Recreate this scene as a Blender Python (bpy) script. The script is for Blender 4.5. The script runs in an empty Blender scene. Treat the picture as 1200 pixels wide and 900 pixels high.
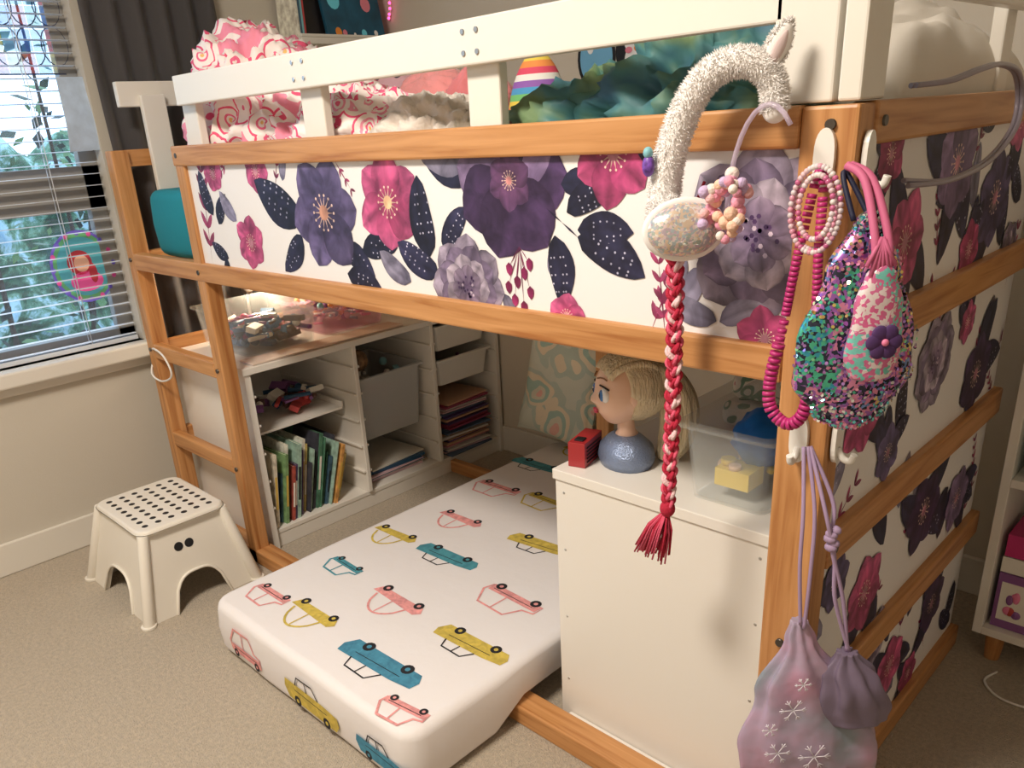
import bpy, bmesh, math, random
from mathutils import Vector, Matrix, noise
random.seed(7)
S=bpy.context.scene
try: S.view_settings.view_transform='Standard'
except Exception: pass

def c(r,g,b):
    f=lambda v:(v/255/12.92) if v/255<=.04045 else ((v/255+.055)/1.055)**2.4
    return (f(r),f(g),f(b),1.0)

# ------------------------------------------------------------------ materials
def newmat(name):
    m=bpy.data.materials.new(name);m.use_nodes=True
    nt=m.node_tree;b=nt.nodes['Principled BSDF'];return m,nt,b
def mat(name,col,rough=.5,metal=0,var=0,vscale=20,bump=0,bscale=80,alpha=1,emit=0,sheen=0,stretch=None,coat=0):
    m,nt,b=newmat(name);N=nt.nodes;Lk=nt.links
    b.inputs['Base Color'].default_value=col;b.inputs['Roughness'].default_value=rough;b.inputs['Metallic'].default_value=metal
    b.inputs['Alpha'].default_value=alpha
    if coat:b.inputs['Coat Weight'].default_value=coat
    if sheen:b.inputs['Sheen Weight'].default_value=sheen
    if emit:
        b.inputs['Emission Color'].default_value=col;b.inputs['Emission Strength'].default_value=emit
    tc=N.new('ShaderNodeTexCoord');mp=N.new('ShaderNodeMapping');Lk.new(tc.outputs['Object'],mp.inputs[0])
    if stretch: mp.inputs['Scale'].default_value=stretch
    if var:
        n=N.new('ShaderNodeTexNoise');n.inputs['Scale'].default_value=vscale;n.inputs['Detail'].default_value=4;Lk.new(mp.outputs[0],n.inputs['Vector'])
        r=N.new('ShaderNodeValToRGB');r.color_ramp.elements[0].position=.3;r.color_ramp.elements[1].position=.7
        r.color_ramp.elements[0].color=tuple(v*(1-var) for v in col[:3])+(1,);r.color_ramp.elements[1].color=tuple(min(1,v*(1+var)) for v in col[:3])+(1,)
        Lk.new(n.outputs[0],r.inputs[0]);Lk.new(r.outputs[0],b.inputs['Base Color'])
    if bump:
        n=N.new('ShaderNodeTexNoise');n.inputs['Scale'].default_value=bscale;n.inputs['Detail'].default_value=5;Lk.new(mp.outputs[0],n.inputs['Vector'])
        bp=N.new('ShaderNodeBump');bp.inputs['Strength'].default_value=bump;bp.inputs['Distance'].default_value=.01
        Lk.new(n.outputs[0],bp.inputs['Height']);Lk.new(bp.outputs[0],b.inputs['Normal'])
    return m
def wood(name,axis,base=(198,145,94)):
    m,nt,b=newmat(name);N=nt.nodes;Lk=nt.links
    tc=N.new('ShaderNodeTexCoord');mp=N.new('ShaderNodeMapping');Lk.new(tc.outputs['Object'],mp.inputs[0])
    s=[38,38,38];s[axis]=2.0;mp.inputs['Scale'].default_value=s
    n=N.new('ShaderNodeTexNoise');n.inputs['Scale'].default_value=1.6;n.inputs['Detail'].default_value=6;n.inputs['Distortion'].default_value=.8;Lk.new(mp.outputs[0],n.inputs['Vector'])
    r=N.new('ShaderNodeValToRGB');e=r.color_ramp.elements
    R,G,B=base
    e[0].position=.3;e[0].color=c(R-32,G-38,B-36);e[1].position=.68;e[1].color=c(R+10,G+8,B+6)
    k=e.new(.48);k.color=c(R-6,G-8,B-10)
    Lk.new(n.outputs[0],r.inputs[0]);Lk.new(r.outputs[0],b.inputs['Base Color']);b.inputs['Roughness'].default_value=.42
    bp=N.new('ShaderNodeBump');bp.inputs['Strength'].default_value=.12;bp.inputs['Distance'].default_value=.003;Lk.new(n.outputs[0],bp.inputs['Height']);Lk.new(bp.outputs[0],b.inputs['Normal'])
    return m
def inkmat(name,rough=.5,lo=.5,hi=1.5,sc=28):
    m,nt,b=newmat(name);N=nt.nodes;Lk=nt.links
    a=N.new('ShaderNodeAttribute');a.attribute_name='Col'
    tc=N.new('ShaderNodeTexCoord');n=N.new('ShaderNodeTexNoise');n.inputs['Scale'].default_value=sc;n.inputs['Detail'].default_value=6;n.inputs['Distortion'].default_value=.6;Lk.new(tc.outputs['Object'],n.inputs['Vector'])
    r=N.new('ShaderNodeValToRGB');r.color_ramp.elements[0].position=.32;r.color_ramp.elements[1].position=.7
    r.color_ramp.elements[0].color=(lo,lo*.97,lo*1.02,1);r.color_ramp.elements[1].color=(hi,hi*.98,hi*.96,1)
    Lk.new(n.outputs[0],r.inputs[0])
    mx=N.new('ShaderNodeMix');mx.data_type='RGBA';mx.blend_type='MULTIPLY';mx.inputs['Factor'].default_value=1
    Lk.new(a.outputs['Color'],mx.inputs['A']);Lk.new(r.outputs[0],mx.inputs['B']);Lk.new(mx.outputs['Result'],b.inputs['Base Color'])
    b.inputs['Roughness'].default_value=rough
    return m
def sequin(name,cols,scale=170,metal=.75,mixn=.45):
    m,nt,b=newmat(name);N=nt.nodes;Lk=nt.links
    tc=N.new('ShaderNodeTexCoord');v=N.new('ShaderNodeTexVoronoi');v.inputs['Scale'].default_value=scale;Lk.new(tc.outputs['Object'],v.inputs['Vector'])
    n=N.new('ShaderNodeTexNoise');n.inputs['Scale'].default_value=18;n.inputs['Detail'].default_value=1;Lk.new(tc.outputs['Object'],n.inputs['Vector'])
    sp=N.new('ShaderNodeSeparateColor');Lk.new(v.outputs['Color'],sp.inputs[0])
    ma=N.new('ShaderNodeMath');ma.operation='MULTIPLY_ADD';ma.inputs[1].default_value=mixn;Lk.new(sp.outputs[0],ma.inputs[0])
    mb=N.new('ShaderNodeMath');mb.operation='MULTIPLY_ADD';mb.inputs[1].default_value=1.3;mb.inputs[2].default_value=-.38;Lk.new(n.outputs[0],mb.inputs[0]);Lk.new(mb.outputs[0],ma.inputs[2])
    r=N.new('ShaderNodeValToRGB');r.color_ramp.interpolation='CONSTANT';e=r.color_ramp.elements
    e[0].position=0;e[0].color=cols[0];e[1].position=1/len(cols);e[1].color=cols[1]
    for i in range(2,len(cols)):
        q=e.new(i/len(cols));q.color=cols[i]
    Lk.new(ma.outputs[0],r.inputs[0]);Lk.new(r.outputs[0],b.inputs['Base Color'])
    b.inputs['Metallic'].default_value=metal;b.inputs['Roughness'].default_value=.28
    bp=N.new('ShaderNodeBump');bp.inputs['Strength'].default_value=.9;bp.inputs['Distance'].default_value=.004
    Lk.new(v.outputs['Color'],bp.inputs['Height']);Lk.new(bp.outputs[0],b.inputs['Normal'])
    return m
def cells(name,cols,scale=18,rough=.8,bump=.25,warp=.12):
    """printed fabric: rings & blotches"""
    m,nt,b=newmat(name);N=nt.nodes;Lk=nt.links
    tc=N.new('ShaderNodeTexCoord');n=N.new('ShaderNodeTexNoise');n.inputs['Scale'].default_value=6;Lk.new(tc.outputs['Object'],n.inputs['Vector'])
    ad=N.new('ShaderNodeMix');ad.data_type='RGBA';ad.inputs['Factor'].default_value=warp;Lk.new(tc.outputs['Object'],ad.inputs['A']);Lk.new(n.outputs['Color'],ad.inputs['B'])
    v=N.new('ShaderNodeTexVoronoi');v.inputs['Scale'].default_value=scale;Lk.new(ad.outputs['Result'],v.inputs['Vector'])
    r=N.new('ShaderNodeValToRGB');r.color_ramp.interpolation='CONSTANT';e=r.color_ramp.elements
    e[0].position=0;e[0].color=cols[0];e[1].position=.7/len(cols);e[1].color=cols[1]
    for i in range(2,len(cols)):
        q=e.new(i*.7/len(cols));q.color=cols[i]
    Lk.new(v.outputs['Distance'],r.inputs[0]);Lk.new(r.outputs[0],b.inputs['Base Color']);b.inputs['Roughness'].default_value=rough
    n2=N.new('ShaderNodeTexNoise');n2.inputs['Scale'].default_value=22;n2.inputs['Detail'].default_value=4;Lk.new(tc.outputs['Object'],n2.inputs['Vector'])
    bp=N.new('ShaderNodeBump');bp.inputs['Strength'].default_value=bump;bp.inputs['Distance'].default_value=.02;Lk.new(n2.outputs[0],bp.inputs['Height']);Lk.new(bp.outputs[0],b.inputs['Normal'])
    return m
def stripes(name,cols,scale,axis=2,rough=.8):
    m,nt,b=newmat(name);N=nt.nodes;Lk=nt.links
    tc=N.new('ShaderNodeTexCoord');sp=N.new('ShaderNodeSeparateXYZ');Lk.new(tc.outputs['Object'],sp.inputs[0])
    ma=N.new('ShaderNodeMath');ma.operation='MULTIPLY';ma.inputs[1].default_value=scale;Lk.new(sp.outputs[axis],ma.inputs[0])
    fr=N.new('ShaderNodeMath');fr.operation='FRACT';Lk.new(ma.outputs[0],fr.inputs[0])
    r=N.new('ShaderNodeValToRGB');r.color_ramp.interpolation='CONSTANT';e=r.color_ramp.elements
    e[0].position=0;e[0].color=cols[0];e[1].position=1/len(cols);e[1].color=cols[1]
    for i in range(2,len(cols)):
        q=e.new(i/len(cols));q.color=cols[i]
    Lk.new(fr.outputs[0],r.inputs[0]);Lk.new(r.outputs[0],b.inputs['Base Color']);b.inputs['Roughness'].default_value=rough
    return m

WX=wood('pine_x',0);WY=wood('pine_y',1);WZ=wood('pine_z',2)
WHITE=mat('white_paint',c(234,230,221),.35)
WHITEP=mat('white_laminate',c(236,232,224),.4)
PLW=mat('white_plastic',c(238,236,230),.35,coat=.2)
PLW2=mat('milky_plastic',c(222,225,225),.3,alpha=.5)
CLEAR=mat('clear_plastic',c(225,232,232),.12,alpha=.17)
BLACK=mat('black_ink',c(22,22,26),.5)
DARK=mat('dark_metal',c(90,84,78),.35,metal=.7)
METAL=mat('steel',c(190,190,188),.3,metal=.9)
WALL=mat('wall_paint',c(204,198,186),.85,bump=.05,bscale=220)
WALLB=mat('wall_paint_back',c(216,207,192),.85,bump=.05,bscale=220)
CEIL=mat('ceiling_paint',c(238,236,230),.9)
TRIM=mat('trim_paint',c(226,222,213),.4)
CARPET=mat('carpet_pile',c(200,184,161),.98,var=.16,vscale=120,bump=1,bscale=300,sheen=.3)
INK=inkmat('floral_ink')
CARINK=inkmat('car_ink',.85,.75,1.2,60)
PANEL=mat('panel_white',c(242,240,240),.45)
SHEET=mat('sheet_white',c(236,232,232),.85,bump=.35,bscale=7)

# ------------------------------------------------------------------ builder
class B:
    def __init__(s,name):
        s.name=name;s.bm=bmesh.new();s.mats=[];s.col=s.bm.loops.layers.float_color.new('Col')
    def mi(s,m):
        if m not in s.mats:s.mats.append(m)
        return s.mats.index(m)
    def f(s,vs,m,smooth=False,cols=None):
        try: fa=s.bm.faces.new(vs)
        except ValueError: return None
        fa.material_index=s.mi(m);fa.smooth=smooth
        if cols is not None:
            for l,cc in zip(fa.loops,cols): l[s.col]=cc
        return fa
    def box(s,x0,x1,y0,y1,z0,z1,m,M=None):
        P=[Vector(p) for p in((x0,y0,z0),(x1,y0,z0),(x1,y1,z0),(x0,y1,z0),(x0,y0,z1),(x1,y0,z1),(x1,y1,z1),(x0,y1,z1))]
        if M is not None:P=[M@p for p in P]
        v=[s.bm.verts.new(p) for p in P]
        for q in((3,2,1,0),(4,5,6,7),(0,1,5,4),(1,2,6,5),(2,3,7,6),(3,0,4,7)): s.f([v[i] for i in q],m)
    def rings(s,R,m,closed=False,cap=True,smooth=True,capm=None):
        V=[[s.bm.verts.new(p) for p in r] for r in R];n=len(V[0])
        k=len(V) if closed else len(V)-1
        for i in range(k):
            a=V[i];b=V[(i+1)%len(V)]
            for j in range(n): s.f([a[j],a[(j+1)%n],b[(j+1)%n],b[j]],m,smooth)
        if cap and not closed:
            s.f(V[0][::-1],capm or m);s.f(V[-1],capm or m)
    def tube(s,pts,r,m,seg=10,closed=False,cap=True):
        P=[Vector(p) for p in pts];n=len(P);rr=r if isinstance(r,(list,tuple)) else [r]*n
        R=[];nn=None
        for i in range(n):
            if closed: t=P[(i+1)%n]-P[i-1]
            else: t=P[min(i+1,n-1)]-P[max(i-1,0)]
            t.normalize()
            if nn is None:
                a=Vector((0,0,1)) if abs(t.z)<.9 else Vector((1,0,0));nn=(a-t*a.dot(t)).normalized()
            else: nn=(nn-t*nn.dot(t)).normalized()
            bb=t.cross(nn)
            R.append([P[i]+rr[i]*(math.cos(2*math.pi*k/seg)*nn+math.sin(2*math.pi*k/seg)*bb) for k in range(seg)])
        s.rings(R,m,closed=closed,cap=cap)
    def cyl(s,p0,p1,r,m,seg=20,r2=None): s.tube([p0,p1],[r,r if r2 is None else r2],m,seg)
    def sph(s,ce,r,m,nu=16,nv=10,fn=None,M=None):
        ce=Vector(ce);r=r if isinstance(r,(tuple,list)) else (r,r,r)
        def P(i,j):
            th=math.pi*j/nv;ph=2*math.pi*i/nu
            n=Vector((math.sin(th)*math.cos(ph),math.sin(th)*math.sin(ph),math.cos(th)))
            q=Vector((n.x*r[0],n.y*r[1],n.z*r[2]))
            if fn:q=fn(n,q)
            if M is not None:q=M@q
            return ce+q
        top=s.bm.verts.new(P(0,0));bot=s.bm.verts.new(P(0,nv))
        V=[[s.bm.verts.new(P(i,j)) for i in range(nu)] for j in range(1,nv)]
        for i in range(nu):
            s.f([top,V[0][i],V[0][(i+1)%nu]],m,True);s.f([bot,V[-1][(i+1)%nu],V[-1][i]],m,True)
            for j in range(nv-2): s.f([V[j][i],V[j+1][i],V[j+1][(i+1)%nu],V[j][(i+1)%nu]],m,True)
    def grid(s,fn,nu,nv,m,smooth=True,colf=None):
        V=[[s.bm.verts.new(fn(i/nu,j/nv)) for j in range(nv+1)] for i in range(nu+1)]
        for i in range(nu):
            for j in range(nv):
                q=[(i,j),(i+1,j),(i+1,j+1),(i,j+1)]
                s.f([V[a][b] for a,b in q],m,smooth,[colf(a/nu,b/nv) for a,b in q] if colf else None)
    def done(s,bevel=0,parent=None,sub=0,seg=2):
        me=bpy.data.meshes.new(s.name);s.bm.normal_update();s.bm.to_mesh(me);s.bm.free()
        for m in s.mats:me.materials.append(m)
        o=bpy.data.objects.new(s.name,me);S.collection.objects.link(o)
        if bevel:
            b=o.modifiers.new('bevel','BEVEL');b.width=bevel;b.segments=seg;b.limit_method='ANGLE';b.angle_limit=math.radians(50)
        if sub:
            b=o.modifiers.new('sub','SUBSURF');b.levels=sub;b.render_levels=sub
        if parent:
            o.parent=parent;o.matrix_parent_inverse=Matrix.Translation(-parent.location)
        return o
def root(name,loc):
    e=bpy.data.objects.new(name,None);e.location=loc;e.empty_display_size=.05;S.collection.objects.link(e);return e
def smoothpts(pts,n=8,closed=False):
    P=[Vector(p) for p in pts];out=[];N=len(P)
    rng=range(N if closed else N-1)
    for i in rng:
        if closed:a,b,d,e=P[i-1],P[i],P[(i+1)%N],P[(i+2)%N]
        else:a,b,d,e=P[max(i-1,0)],P[i],P[i+1],P[min(i+2,N-1)]
        for k in range(n):
            t=k/n;out.append(.5*((2*b)+(-a+d)*t+(2*a-5*b+4*d-e)*t*t+(-a+3*b-3*d+e)*t**3))
    if not closed: out.append(P[-1])
    return out

# ------------------------------------------------------------------ camera
cam=bpy.data.cameras.new('camera');co=bpy.data.objects.new('camera',cam);S.collection.objects.link(co);S.camera=co
f_px=946.9464;yaw,pitch,roll=2.3813,-.3834,-.0669
fw=Vector((math.cos(pitch)*math.cos(yaw),math.cos(pitch)*math.sin(yaw),math.sin(pitch)))
rt=fw.cross(Vector((0,0,1))).normalized();up=rt.cross(fw)
cr,sr=math.cos(roll),math.sin(roll)
r2=cr*rt+sr*up;u2=-sr*rt+cr*up
co.matrix_world=Matrix(((r2.x,u2.x,-fw.x,.3819),(r2.y,u2.y,-fw.y,-.9590),(r2.z,u2.z,-fw.z,1.1637),(0,0,0,1)))
cam.sensor_width=36;cam.lens=f_px/1200*36;cam.shift_x=34.08/1200;cam.shift_y=78.88/1200;cam.clip_start=.02

# ------------------------------------------------------------------ room
XW=-2.18;YB=1.1;XR=1.9;YF=-2.5;ZC=2.42
o=B('floor');o.box(XW-.1,XR+.1,YF-.1,YB+.1,-.1,0,CARPET);o.done()
o=B('ceiling');o.box(XW-.1,XR+.1,YF-.1,YB+.1,ZC,ZC+.1,CEIL);o.done()
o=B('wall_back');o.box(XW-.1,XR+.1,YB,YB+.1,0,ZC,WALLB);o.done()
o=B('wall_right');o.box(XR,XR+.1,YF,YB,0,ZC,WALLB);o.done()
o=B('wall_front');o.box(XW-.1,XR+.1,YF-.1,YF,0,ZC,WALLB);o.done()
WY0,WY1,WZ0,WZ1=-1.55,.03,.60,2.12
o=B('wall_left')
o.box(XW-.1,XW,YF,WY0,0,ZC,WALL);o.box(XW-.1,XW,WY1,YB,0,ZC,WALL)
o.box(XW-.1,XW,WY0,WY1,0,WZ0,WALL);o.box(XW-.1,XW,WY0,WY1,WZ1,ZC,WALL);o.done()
for nm,a in(('baseboard_left',(XW,XW+.014,YF,YB,0,.10)),('baseboard_back',(XW+.014,XR,YB-.014,YB,0,.10)),('baseboard_right',(XR-.014,XR,YF,YB-.014,0,.10))):
    o=B(nm);o.box(*a,TRIM);o.done(.004)
# window
FR=mat('window_frame',c(150,148,144),.5);GL=mat('glass',c(235,240,245),.05,alpha=.06)
o=B('window_1')
xo=XW-.09
for a in((WY0,WY0+.05,WZ0,WZ1),(WY1-.05,WY1,WZ0,WZ1),(WY0,WY1,WZ0,WZ0+.04),(WY0,WY1,WZ1-.05,WZ1),(WY0,WY1,1.0,1.125),(-.78,-.73,WZ0,WZ1)):
    o.box(xo,xo+.035,*a,FR)
o.box(xo+.01,xo+.014,WY0+.05,WY1-.05,WZ0+.04,WZ1-.05,GL);o.done(.003)
o=B('trim_1');o.box(XW-.05,XW+.05,WY0-.04,WY1+.04,WZ0-.045,WZ0,TRIM);o.box(XW,XW+.02,WY0-.02,WY1+.02,WZ0-.075,WZ0-.045,TRIM);o.done(.006)
# blinds
SL=mat('blind_slat',c(228,236,246),.5)
o=B('window_blind');z=WZ0+.02
while z<WZ1-.06:
    def fn(u,v,z=z): return Vector((XW-.045+.024*u,WY0+.01+(WY1-WY0-.02)*v,z+.0025*math.sin(math.pi*u)+.001*u))
    o.grid(fn,3,1,SL);z+=.032
o.box(XW-.05,XW-.015,WY0+.01,WY1-.01,WZ1-.05,WZ1-.005,SL)
for y in(-.12,-.6,-1.1,-1.45): 
    o.cyl((XW-.02,y,WZ0+.01),(XW-.02,y,WZ1-.03),.0012,SL,6);o.cyl((XW-.046,y,WZ0+.01),(XW-.046,y,WZ1-.03),.0012,SL,6)
o.box(XW-.05,XW-.018,WY0+.01,WY1-.01,WZ0+.003,WZ0+.015,SL)
o.done()
# window stickers
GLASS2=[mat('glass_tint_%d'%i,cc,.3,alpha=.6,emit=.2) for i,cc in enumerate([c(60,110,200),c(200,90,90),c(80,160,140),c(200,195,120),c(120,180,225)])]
LEAD=mat('lead_line',c(40,50,90),.5)
o=B('stained_glass_sticker');random.seed(3)
x=XW-.058
n=6
for i in range(n):
    for j in range(7):
        y0=-.22+.225*i/n;z0=1.37+.4*j/7
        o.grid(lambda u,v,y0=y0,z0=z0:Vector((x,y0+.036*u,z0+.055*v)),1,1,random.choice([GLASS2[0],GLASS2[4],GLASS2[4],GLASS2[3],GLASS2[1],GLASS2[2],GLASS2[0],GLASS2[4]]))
for i in range(4):
    cy=-.20+.062*i
    for zz in(1.44,1.54,1.66): o.tube([(x+.002,cy+.035*math.cos(t*.4),zz+.05*math.sin(t*.4)) for t in range(16)],.0016,LEAD,5,closed=True)
for zz in(1.37,1.49,1.6,1.77): o.tube([(x+.002,-.22,zz),(x+.002,.0,zz)],.002,LEAD,5)
o.done()
o=B('paper_drawing');PB=mat('paper_blue',c(190,210,235),.7,var=.12,vscale=30)
o.grid(lambda u,v:Vector((XW-.012+.008*math.sin(v*5),-.055+.09*u+.012*v*(1-u),1.165+.195*v)),4,6,PB);o.done()
o=B('princess_window_sticker')
def disc(o,ce,ry,rz,m,x,dx=0,n=24):
    vs=[o.bm.verts.new((x,ce[0]+ry*math.cos(2*math.pi*k/n),ce[1]+rz*math.sin(2*math.pi*k/n))) for k in range(n)];o.f(vs,m)
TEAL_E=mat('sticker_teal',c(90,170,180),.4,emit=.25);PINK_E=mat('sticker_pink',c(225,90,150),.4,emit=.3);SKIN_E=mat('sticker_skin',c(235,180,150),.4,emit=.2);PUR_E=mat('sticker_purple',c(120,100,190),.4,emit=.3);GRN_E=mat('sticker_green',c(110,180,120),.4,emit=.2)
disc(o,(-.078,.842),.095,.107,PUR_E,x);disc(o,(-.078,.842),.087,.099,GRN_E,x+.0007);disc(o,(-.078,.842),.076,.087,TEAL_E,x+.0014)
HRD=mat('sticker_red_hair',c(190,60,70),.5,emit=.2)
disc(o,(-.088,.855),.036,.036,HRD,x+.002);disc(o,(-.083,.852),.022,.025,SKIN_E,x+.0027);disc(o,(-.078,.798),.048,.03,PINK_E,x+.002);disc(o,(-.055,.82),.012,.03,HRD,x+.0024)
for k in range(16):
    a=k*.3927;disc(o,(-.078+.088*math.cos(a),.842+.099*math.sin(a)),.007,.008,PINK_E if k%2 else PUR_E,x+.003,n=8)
o.done()
# outdoors
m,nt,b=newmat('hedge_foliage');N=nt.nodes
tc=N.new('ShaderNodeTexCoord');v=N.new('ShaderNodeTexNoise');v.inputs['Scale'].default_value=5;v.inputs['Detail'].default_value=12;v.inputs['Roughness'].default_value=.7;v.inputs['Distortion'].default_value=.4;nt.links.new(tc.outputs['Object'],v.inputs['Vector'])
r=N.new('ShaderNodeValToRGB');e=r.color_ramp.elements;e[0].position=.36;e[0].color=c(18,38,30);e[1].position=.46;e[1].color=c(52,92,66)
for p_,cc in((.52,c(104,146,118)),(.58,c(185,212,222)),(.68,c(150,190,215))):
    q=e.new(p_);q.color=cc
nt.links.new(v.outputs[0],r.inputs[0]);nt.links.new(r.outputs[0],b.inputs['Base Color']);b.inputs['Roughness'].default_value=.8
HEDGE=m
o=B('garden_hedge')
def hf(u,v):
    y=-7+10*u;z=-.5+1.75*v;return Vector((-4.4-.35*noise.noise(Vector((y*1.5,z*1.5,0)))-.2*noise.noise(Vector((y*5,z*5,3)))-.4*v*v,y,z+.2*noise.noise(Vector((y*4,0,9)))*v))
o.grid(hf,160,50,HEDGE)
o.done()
o=B('garden_ground');o.box(-9,XW-.25,-8,5,-.6,-.5,mat('frosty_ground',c(150,180,205),.9,var=.2,vscale=3));o.done()
random.seed(5)
o=B('garden_shrub')
LEAFS=[mat('leaf_green_%d'%i,cc,.5) for i,cc in enumerate([c(30,62,40),c(56,100,58),c(96,138,84),c(22,42,36)])]
stems=[]
for k in range(18):
    y=-1.7+k*.15;p0=Vector((-3.4,y,-.5));p1=Vector((-3.4+random.gauss(0,.2),y+random.gauss(0,.2),random.uniform(1.4,2.6)));stems.append((p0,p1))
ST=mat('stem_brown',c(60,50,40),.8)
for p0,p1 in stems: o.tube([p0,p0.lerp(p1,.5)+Vector((0,.03,0)),p1],[.014,.010,.004],ST,6)
for i in range(2200):
    p0,p1=random.choice(stems);p=p0.lerp(p1,random.uniform(.25,1))+Vector((random.gauss(0,.09),random.gauss(0,.09),random.gauss(0,.06)))
    d=Vector((random.gauss(0,1),random.gauss(0,1),random.gauss(0,.8))).normalized()*random.uniform(.04,.10);q=d.cross(Vector((random.random(),random.random(),1))).normalized()*d.length*.24
    vs=[o.bm.verts.new(t) for t in(p,p+d*.5+q,p+d,p+d*.5-q)];o.f(vs,random.choice(LEAFS))
o.done()
# curtain
CUR=mat('curtain_grey',c(74,72,74),.9,bump=.15,bscale=260,sheen=.2)
o=B('curtain')
def cf(u,v):
    z=.45+1.85*v;w=.40+.02*math.sin(z*2)
    return Vector((XW+.04+.016*math.sin(u*34+.8*math.sin(z*1.3)),.045+w*u+.012*math.sin(z*3)*(1-u),z))
o.grid(cf,110,14,CUR);o.cyl((XW+.04,-1.75,2.31),(XW+.04,.62,2.31),.012,METAL)
for k in range(12): o.tube([(XW+.04+.018*math.cos(t*.785),.06+.035*k,2.305+.018*math.sin(t*.785)) for t in range(8)],.002,METAL,5,closed=True)
o.cyl((XW,.55,2.31),(XW+.04,.55,2.31),.008,METAL,10);o.cyl((XW,-1.7,2.31),(XW+.04,-1.7,2.31),.008,METAL,10)
o.done()

# ------------------------------------------------------------------ bed
W=.85
bed=root('loft_bed',(-1.0,.42,0))
o=B('frame')
o.box(-2.09,-2.045,0,.05,0,1.16,WZ);o.box(-1.665,-1.62,0,.045,0,1.16,WZ)
o.box(-.066,0,0,.045,0,1.16,WZ)
o.box(-2.09,-2.045,W-.05,W,0,1.16,WZ);o.box(-.05,-.03,W-.05,W,0,1.16,WZ);o.box(-1.0,-.955,W-.03,W,0,1.16,WZ)
o.box(-1.668,-.066,-.003,.03,1.115,1.162,WX);o.box(-2.045,-.066,-.002,.03,.832,.88,WX)
o.box(-2.045,-1.665,0,.03,.565,.61,WX);o.box(-2.045,-1.665,0,.03,.28,.325,WX)
o.box(-2.045,-.066,0,.055,0,.045,WX)
for z0,z1 in((1.115,1.162),(.85,.904),(.56,.613),(.285,.338),(0,.05)): o.box(-.03,.002,.045,W,z0,z1,WY)
for z0,z1 in((1.115,1.16),(.832,.88),(.565,.61),(.28,.325),(0,.045)): o.box(-2.088,-2.06,.05,W-.05,z0,z1,WY)
for z0,z1 in((1.115,1.16),(.832,.88),(0,.045)): o.box(-2.045,-.05,W-.03,W-.003,z0,z1,WX)
for i in range(14): o.box(-1.98+i*.145,-1.90+i*.145,.03,W-.03,.845,.862,WY)
o.done(.004,bed)
o=B('panels')
o.box(-1.64,-.05,.010,.018,.85,1.14,PANEL)
o.box(-.022,-.014,.04,W-.01,.02,1.14,PANEL);o.done(0,bed)
o=B('bolts')
for x,z in((-1.645,1.14),(-1.645,.855),(-.035,.86),(-.035,.45),(-1.645,.59),(-1.645,.3),(-2.068,.59),(-.03,1.14),(-2.068,.86)):
    o.cyl((x,-.0045,z),(x,.01,z),.006,DARK,12)
for z in(1.14,.877,.587,.31): o.cyl((-.01,.065,z),(.005,.065,z),.006,DARK,12)
o.done(0,bed)
o=B('guard_rail')
o.box(-1.615,-.10,.010,.032,1.25,1.315,WHITE)
for a,b_ in((-1.635,-1.565),(-1.12,-1.045),(-.64,-.568)): o.box(a,b_,.032,.052,.93,1.30,WHITE)
o.box(-.110,-.036,.010,.052,1.163,1.45,WHITE);o.box(-.03,-.004,.008,.075,1.163,1.45,WHITE)
o.box(-.026,-.004,.075,W,1.275,1.34,WHITE);o.box(-.052,-.031,.60,.65,1.0,1.32,WHITE)
o.box(-2.058,-2.036,.05,W-.06,1.27,1.335,WHITE);o.box(-2.036,-2.016,.105,.175,.93,1.30,WHITE);o.box(-2.036,-2.016,.6,.67,.93,1.30,WHITE)
o.done(.003,bed)
o=B('guard_screws')
for x in(-1.10,-1.065,-.620,-.590):
    for z in(1.268,1.298): o.cyl((x,.0075,z),(x,.02,z),.004,METAL,12)
o.done(0,bed)

# ---- floral print
LAY=[0]
def fplane(u,v,k): return Vector((min(max(u,-1.635),-.02),.0097-.000004*k,min(max(v,.852),1.138)))
def eplane(u,v,k): return Vector((-.0137+.000004*k,min(max(u,.045),W-.02),min(max(v,.03),1.138)))
def mixc(a,b,t): return tuple(a[i]*(1-t)+b[i]*t for i in range(3))+(1,)
def petal(o,pl,x,y,ang,L,Wd,ci,cof,r0=0,pw=.75,m=None,edge=.75,ns=9,ntt=6,curve=0):
    LAY[0]+=1;k=LAY[0];dx,dy=math.cos(ang),math.sin(ang);px,py=-dy,dx;tint=random.uniform(.75,1.3);ph=random.random()*6
    def fn(u,v):
        s_=u;t=v*2-1;w=Wd*(math.sin(math.pi*min(.999,max(.001,s_**pw)))**.6)*(1+.05*math.sin(7*s_+ph))
        X=r0+s_*L;of=t*w*.5+curve*L*math.sin(math.pi*s_)
        return pl(x+dx*X+px*of,y+dy*X+py*of,k)
    def cf_(u,v):
        t=abs(v*2-1);cc=mixc(ci,cof,u**.8);q=tint*(1-(1-edge)*(t**3))*(1+.25*math.sin(v*9+ph)*u)*(.72 if abs(v-.5)<.02 else 1)
        return (cc[0]*q,cc[1]*q,cc[2]*q,1)
    o.grid(fn,ns,ntt,m or INK,False,cf_)
def dot(o,pl,x,y,r,cc,n=8,m=None):
    k=LAY[0]+2;vs=[o.bm.verts.new(pl(x+r*math.cos(2*math.pi*i/n),y+r*math.sin(2*math.pi*i/n),k)) for i in range(n)]
    f=o.f(vs,m or INK,False,[cc]*n)
PK=(c(160,48,98),c(205,98,148));PK2=(c(140,40,92),c(190,80,130));DP=(c(48,30,60),c(72,52,92));PP=(c(112,92,135),c(140,120,160));NV=(c(26,28,52),c(46,46,78));LV=(c(110,108,135),c(155,152,178))
DU=(c(62,54,92),c(100,90,132))
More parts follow.
